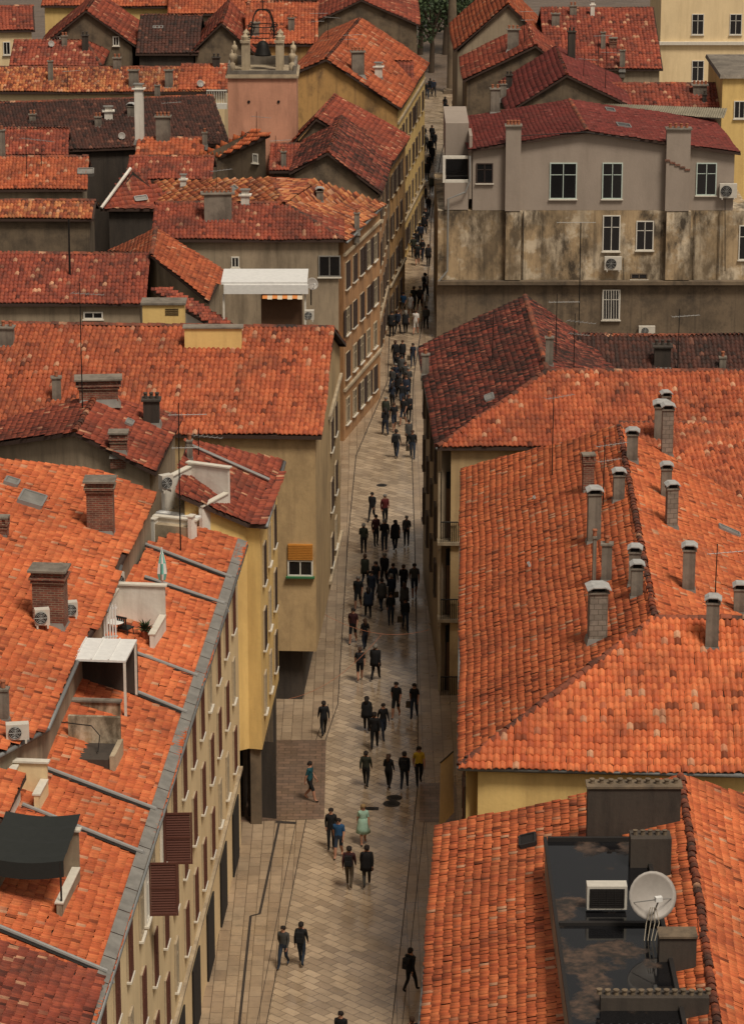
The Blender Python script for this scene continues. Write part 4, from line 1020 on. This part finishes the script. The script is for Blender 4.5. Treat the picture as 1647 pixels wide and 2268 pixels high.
# ---------------------------------------------------------------- trees / column at far square
def tree(u,v,H,R,label='dark green broadleaf tree on the square'):
    p=P(u,v,0); e=empty('tree',label,'tree',p); mb=MB(); mb.tube([(0,0,0),(.1,0,H*.3),(-.1,.1,H*.55)],[.32,.24,.14],8)
    C=[]
    for i in range(9):
        a=random.uniform(0,6.28); q=Vector((math.cos(a)*R*random.uniform(.3,.8),math.sin(a)*R*random.uniform(.3,.8),H*random.uniform(.5,.95))); C.append(q); mb.tube([(0,0,H*random.uniform(.25,.5)),q*.6+Vector((0,0,H*.2)),q],[.12,.08,.03],5)
    mb.obj('trunk',['bark'],e); mb=MB()
    for c in C:
        rr=R*random.uniform(.35,.55)
        for i in range(260):
            d=Vector((random.gauss(0,1),random.gauss(0,1),random.gauss(0,.8))).normalized()*rr*random.uniform(.5,1.1); q=c+d; s_=random.uniform(.12,.28)
            x=Vector((random.gauss(0,1),random.gauss(0,1),random.gauss(0,1))).normalized(); y=x.cross(Vector((random.gauss(0,1),random.gauss(0,1),random.gauss(0,1)))).normalized()
            mb.face([q-x*s_,q-y*s_*.6,q+x*s_,q+y*s_*.6])
    mb.obj('crown',['leaf'],e)
tree(955,160,9,3.6); tree(985,120,10,3.8); tree(930,120,9,3.5); tree(1015,90,9,3.5); tree(900,60,10,4); tree(960,60,10,4); tree(1000,20,10,4)
p=P(1000,205,0); e=empty('stone_column','tall dark stone column with capital','column',p)
mb=MB(); mb.lathe((0,0,0),[(.7,0),(.7,.4),(.5,.5),(.42,8.5),(.36,9.5),(.6,10),(.6,10.3)],16); mb.obj('shaft',['stone'],e); mb=MB(); mb.box((0,0,-.01),(1.6,1.6,.35)); mb.obj('base',['stone'],e)
# ---------------------------------------------------------------- people
flat('skin',(.38,.19,.12)); flat('skin2',(.26,.13,.08)); flat('hair_dark',(.015,.01,.008)); flat('hair_brown',(.05,.025,.014)); flat('hair_grey',(.16,.145,.125)); flat('hair_blond',(.25,.16,.07))
CL={'black':(.008,.008,.009),'navy':(.012,.017,.03),'blue':(.015,.06,.14),'teal_cloth':(.01,.06,.075),'red_cloth':(.09,.012,.012),'grey_cloth':(.045,.043,.04),'white_cloth':(.55,.52,.48),'mint':(.33,.50,.40),'yellow_cloth':(.5,.34,.03),'denim':(.018,.026,.042),'khaki':(.07,.052,.033),'olive':(.02,.022,.014),'maroon':(.04,.010,.011),'shoe':(.015,.013,.011)}
for k,c in CL.items(): flat(k,c)
def bodymesh(name,stride=.25,woman=False,arm=1,shorts=False,longsleeve=True,lean=0,bentarm=False):
    k=.9 if woman else 1
    V=[];R=[];E=[]
    def v(p,r,par=None):
        V.append(p); R.append(r if isinstance(r,tuple) else (r,r))
        if par is not None: E.append((par,len(V)-1))
        return len(V)-1
    pel=v((0,0,.96),(.165 if not woman else .17,.125)); wa=v((0,-.01,1.12),(.15*k,.115),pel); ch=v((0,-.015,1.29),(.18*k,.13),wa); ub=v((0,-.01,1.41),(.15*k,.10),ch)
    nk=v((0,-.015,1.50),(.056,.058),ub); hd=v((0,-.035,1.60),(.074,.088),nk); ht=v((0,-.02,1.685),(.07,.08),hd); 
    hands=[]
    for s in (-1,1):
        sw=stride*.7*s*arm
        if bentarm and s>0:
            sh=v((s*.165*k,0,1.40),.07*k,ub); el=v((s*.205*k,.03,1.13),.05*k,sh); wr=v((s*.15*k,-.2,1.08),.03,el); pm=v((s*.11*k,-.26,1.10),(.034,.02),wr)
        else:
            sh=v((s*.165*k,0,1.40),.07*k,ub); el=v((s*.205*k,-sw*.35+.02,1.14),.052*k,sh); wr=v((s*.20*k,-sw*.95-.03,.92),.031,el); pm=v((s*.20*k,-sw*1.1-.05,.855),(.036,.02),wr)
        hands.append((s,V[pm]))
        lg=-s*stride
        hp=v((s*.088,0,.90),.105,pel); kn=v((s*.09,-max(lg,0)*.6-.03+min(lg,0)*-.12,.50),.070,hp)
        lift=.09 if lg<-.08 else .0
        an=v((s*.09,-lg,.10+lift),.048,kn); v((s*.10,-lg-.15,.045+lift*.3),(.042,.032),an)
    me=bpy.data.meshes.new(name); me.from_pydata(V,E,[]); o=bpy.data.objects.new('tmp',me); COL.objects.link(o)
    o.modifiers.new('skin','SKIN'); sv=me.skin_vertices[0].data
    for i,r in enumerate(R): sv[i].radius=r
    sv[0].use_root=True
    ss=o.modifiers.new('sub','SUBSURF'); ss.levels=1; ss.render_levels=1
    bpy.context.view_layer.update(); dg=bpy.context.evaluated_depsgraph_get(); m2=bpy.data.meshes.new_from_object(o.evaluated_get(dg)); bpy.data.objects.remove(o)
    mb=MB(); mb.v=[tuple(q.co) for q in m2.vertices]; mb.f=[tuple(p.vertices) for p in m2.polygons]
    for p in m2.polygons:
        c=p.center; hand=any((c-Vector(h)).length<.075 for s,h in hands); fore=abs(c.x)>.165*k and .85<c.z<1.2
        if c.z>1.49: mi=0
        elif hand or (fore and not longsleeve): mi=0
        elif c.z>.98 or fore: mi=1
        elif c.z<.085: mi=3
        elif shorts and c.z<.52: mi=0
        else: mi=2
        mb.m.append(mi)
    mb.tube([(0,-.11,1.635),(0,-.133,1.605),(0,-.115,1.597)],[.008,.014,.01],6,0)
    for s in (-1,1): mb.tube([(s*.07,-.03,1.60),(s*.088,-.02,1.625),(s*.08,-.02,1.65)],[.01,.016,.01],5,0)
    mb.tube([(-.025,-.113,1.568),(.025,-.113,1.568)],.006,5,4)
    for s in (-1,1): mb.tube([(s*.028,-.108,1.628),(s*.028,-.117,1.628)],.009,6,4)
    for s,h in hands:
        h=Vector(h)
        for j,L in enumerate((.065,.078,.072,.055)):
            b=h+Vector((0,-.025+.017*j,-.02)); mb.tube([b,b+Vector((-s*.005,-.006,-L*.55)),b+Vector((-s*.022,-.004,-L))],[.0085,.008,.006],5,0)
        b=h+Vector((-s*.008,-.03,.01)); mb.tube([b,b+Vector((-s*.014,-.028,-.03)),b+Vector((-s*.018,-.03,-.058))],[.010,.009,.007],5,0)
    return mb.mesh(name,['skin','black','navy','shoe','hair_dark'],(0,0,0),True)
BM={'walk':bodymesh('body',.27),'walk_other':bodymesh('body',-.25),'stand':bodymesh('body',.05,bentarm=True),'woman':bodymesh('body',.2,True,longsleeve=False),'shorts':bodymesh('body',.24,shorts=True,longsleeve=False),'woman_walk':bodymesh('body',-.22,True,bentarm=True)}
def hairmesh(long=False):
    mb=MB(); n=14; prof=[(.098,-.02),(.102,.03),(.092,.075),(.06,.108),(.01,.12)]
    mb.lathe((0,-.005,1.62),prof,n)
    mb.v=[(x,y*1.08 if y>0 else y*1.0,z-(.0 if y<0 else .05*(y/.1))) for x,y,z in mb.v]
    if long: mb.tube([(0,.04,1.68),(0,.085,1.58),(0,.1,1.46),(0,.1,1.38)],[.07,.085,.08,.03],8)
    return mb.mesh('hair',['hair_dark'],smooth=True)
HM=[hairmesh(),hairmesh(True)]
mb=MB(); mb.lathe((0,0,.52),[(.27,0),(.24,.2),(.2,.42),(.165,.6),(.16,.605)],18); SK=mb.mesh('skirt',['mint'],smooth=True)
mb=MB(); mb.lathe((0,-.01,.60),[(.25,0),(.22,.2),(.195,.42),(.16,.5),(.18,.7),(.165,.78)],18); DR=mb.mesh('dress',['mint'],smooth=True)
mb=MB(); mb.lathe((0,-.01,.72),[(.225,0),(.215,.2),(.19,.38),(.19,.55),(.16,.68),(.08,.74)],18); 
mb.v=[(x*1.05,y*.8,z) for x,y,z in mb.v]; JK=mb.mesh('jacket',['black'],smooth=True)
def backpackmesh():
    mb=MB(); mb.box((0,0,0),(.32,.18,.42),0,0,.85); mb.box((0,.1,.05),(.24,.08,.18),0,0,.9)
    for s in (-.1,.1): mb.tube([(s,-.08,.38),(s*1.2,-.16,.45),(s*1.3,-.27,.4),(s*1.3,-.27,.15),(s,-.1,.05)],.018,5)
    return mb.mesh('backpack',['black'])
BP=backpackmesh()
mb=MB(); mb.box((0,0,-.34),(.3,.1,.3),0,0,.95); mb.tube([(-.08,0,-.05),(-.06,0,.05),(.06,0,.05),(.08,0,-.05)],.01,5); BG=mb.mesh('bag',['khaki'])
def person(u,v,kind,face,top,bot,hair='hair_dark',sk='skin',extra=None,s=None):
    p=P(u,v,0); p.z=.01; s=s or random.uniform(.96,1.06)
    rot={'a':math.pi,'t':0}[face]+random.uniform(-.45,.45) if isinstance(face,str) else face
    w='woman' in kind
    desc={'a':'walking away','t':'walking towards the square'}.get(face,'standing') if isinstance(face,str) else 'walking past'
    tn=lambda x:x.replace('_cloth','').replace('_',' ')
    o=mk('person',BM[kind],None,p,rot); o.scale=(s*random.uniform(.98,1.12),s*1.04,s*(.95 if w else 1))
    tag(o,f"person {desc} in {tn(top)} top and {tn(bot)} {'shorts' if kind=='shorts' else 'trousers' if extra not in('skirt','dress') else extra}",'person','pedestrians on the stone street')
    for i,mn in ((0,sk),(1,top),(2,bot if extra not in ('skirt','dress') else sk),(3,'shoe')):
        o.material_slots[i].link='OBJECT'; o.material_slots[i].material=MATS[mn]
    hobj=mk('hair',HM[1 if w else 0],o); hobj.material_slots[0].link='OBJECT'; hobj.material_slots[0].material=MATS[hair]
    if extra in('skirt','dress','jacket'):
        k=mk(extra,{'skirt':SK,'dress':DR,'jacket':JK}[extra],o); k.material_slots[0].link='OBJECT'; k.material_slots[0].material=MATS[top if extra=='jacket' else bot]
    if extra=='backpack':
        b=mk('backpack',BP,None,p+Vector((-math.sin(rot)*.22,math.cos(rot)*.22,1.0*s)),rot); tag(b,'dark backpack worn on a pedestrian\'s back','backpack',"backpacks worn by pedestrians")
    if extra=='bag':
        b=mk('shopping_bag',BG,None,p+Vector((math.cos(rot)*-.24,math.sin(rot)*-.24,.80*s)),rot); tag(b,'brown shopping bag carried in the hand','bag',"bags carried by pedestrians")
T=['black','black','navy','grey_cloth','black','olive','black','navy']; Bm=['black','denim','navy','black','black','denim']
named=[(628,2143,'walk','t','grey_cloth','denim','hair_dark','skin',None),(667,2140,'walk_other','a','black','denim','hair_dark','skin','backpack'),(908,2200,'walk',2.5,'black','black','hair_dark','skin','backpack'),
(773,1968,'walk_other','a','maroon','khaki','hair_dark','skin','backpack'),(812,1967,'walk','a','black','grey_cloth','hair_dark','skin','jacket'),(733,1882,'stand','t','black','black','hair_dark','skin',None),(750,1900,'shorts','t','blue','denim','hair_dark','skin',None),
(804,1870,'woman','t','mint','mint','hair_blond','skin','skirt'),(686,1775,'shorts',1.3,'teal_cloth','black','hair_dark','skin',None),(810,1745,'walk_other','a','olive','black','hair_dark','skin',None),(860,1748,'woman_walk','a','black','black','hair_brown','skin',None),(895,1750,'walk','a','black','denim','hair_dark','skin','backpack'),
(927,1738,'woman','t','yellow_cloth','black','hair_dark','skin',None),(829,1662,'walk','a','black','black','hair_dark','skin',None),(812,1622,'woman_walk','a','black','black','hair_dark','skin','jacket'),(848,1637,'walk','t','black','navy','hair_dark','skin',None),(877,1590,'shorts','t','black','black','hair_dark','skin',None),(917,1590,'woman','t','black','denim','hair_dark','skin','bag'),
(852,1165,'stand','t','red_cloth','black','hair_grey','skin',None),(832,1210,'stand','t','maroon','black','hair_dark','skin',None),(900,1210,'stand','t','grey_cloth','black','hair_grey','skin',None),(940,655,'walk','a','white_cloth','black','hair_dark','skin',None),(909,700,'woman','t','white_cloth','white_cloth','hair_blond','skin','dress'),(893,700,'shorts','t','blue','khaki','hair_dark','skin',None),
(920,742,'shorts','a','white_cloth','white_cloth','hair_brown','skin',None),(755,2345,'walk','t','black','black','hair_dark','skin',None),(912,2350,'walk','a','black','black','hair_brown','skin',None),(717,1632,'walk','a','black','black','hair_dark','skin2',None),(782,1425,'shorts','t','maroon','black','hair_dark','skin',None)]
for t in named: person(*t)
rest=[(797,1510),(831,1508),(808,1440),(865,1385),(897,1398),(815,1370),(845,1355),(793,1350),(870,1320),(893,1320),(917,1322),(808,1300),(832,1310),(851,1300),(805,1228),(851,1222),(875,1220),(824,1155),(877,1015),(913,1015),(905,990),(853,965),(872,955),(893,942),(868,905),(889,905),(882,882),(904,872),(876,860),(875,812),(891,808),(914,812),(867,745),(880,742),(898,740),(943,730),(930,688),(870,700),(915,570),(924,588),(935,577),(948,590),(921,560),(948,480),(940,455),(955,430),(933,350),(943,338),(953,348),(961,335),(938,320),(956,318),(988,262),(1006,256),(985,250),(945,218),(960,214),(952,210),(895,1360),(822,1335),(866,1345),
 (854,940),(905,930),(899,890),(889,845),(868,870),(897,862),(880,838),(942,655),(916,690),(938,520),(930,545),(942,510),(945,400),(950,385),(957,362)]
for i,(u,v) in enumerate(rest):
    person(u,v,random.choice(['walk','walk_other','stand','woman','woman_walk','shorts','walk']),random.choice('at'),random.choice(T),random.choice(Bm),random.choice(['hair_dark','hair_dark','hair_brown','hair_grey']),'skin2' if i%3 else 'skin',random.choice([None,None,'jacket','backpack','bag','jacket']))
cam=bpy.data.cameras.new('camera'); co_=bpy.data.objects.new('camera',cam); COL.objects.link(co_)
cam.sensor_fit='HORIZONTAL'; cam.sensor_width=36; cam.lens=36*F/1647.0; cam.clip_start=1; cam.clip_end=3000
co_.location=CAM; co_.rotation_euler=(math.pi/2-TH,0,0); scene.camera=co_
AZ,EL=147,60
w=bpy.data.worlds.new('World'); scene.world=w; w.use_nodes=True; nt=w.node_tree; bg=nt.nodes['Background']
sky=nt.nodes.new('ShaderNodeTexSky'); sky.sky_type='NISHITA'; sky.sun_disc=False; sky.sun_elevation=math.radians(EL); sky.sun_rotation=math.radians(AZ); sky.dust_density=4; sky.air_density=1.5
hs=nt.nodes.new('ShaderNodeHueSaturation'); hs.inputs['Saturation'].default_value=.25; nt.links.new(sky.outputs[0],hs.inputs['Color'])
mx=nt.nodes.new('ShaderNodeMix'); mx.data_type='RGBA'; mx.blend_type='MULTIPLY'; mx.inputs[0].default_value=1; nt.links.new(hs.outputs[0],mx.inputs[6]); mx.inputs[7].default_value=(1,.90,.78,1)
nt.links.new(mx.outputs[2],bg.inputs[0]); bg.inputs[1].default_value=.068
sl=bpy.data.lights.new('sun','SUN'); sl.energy=2.8; sl.angle=math.radians(14); sl.color=(1,.91,.78); so=bpy.data.objects.new('sun',sl); COL.objects.link(so)
az=math.radians(AZ); el=math.radians(EL); dirv=Vector((math.sin(az)*math.cos(el),math.cos(az)*math.cos(el),math.sin(el)))
so.rotation_euler=dirv.to_track_quat('Z','Y').to_euler()
scene.view_settings.view_transform='Standard'; scene.view_settings.look='None'; scene.view_settings.exposure=0
print('faces',sum(len(m.polygons) for m in bpy.data.meshes))
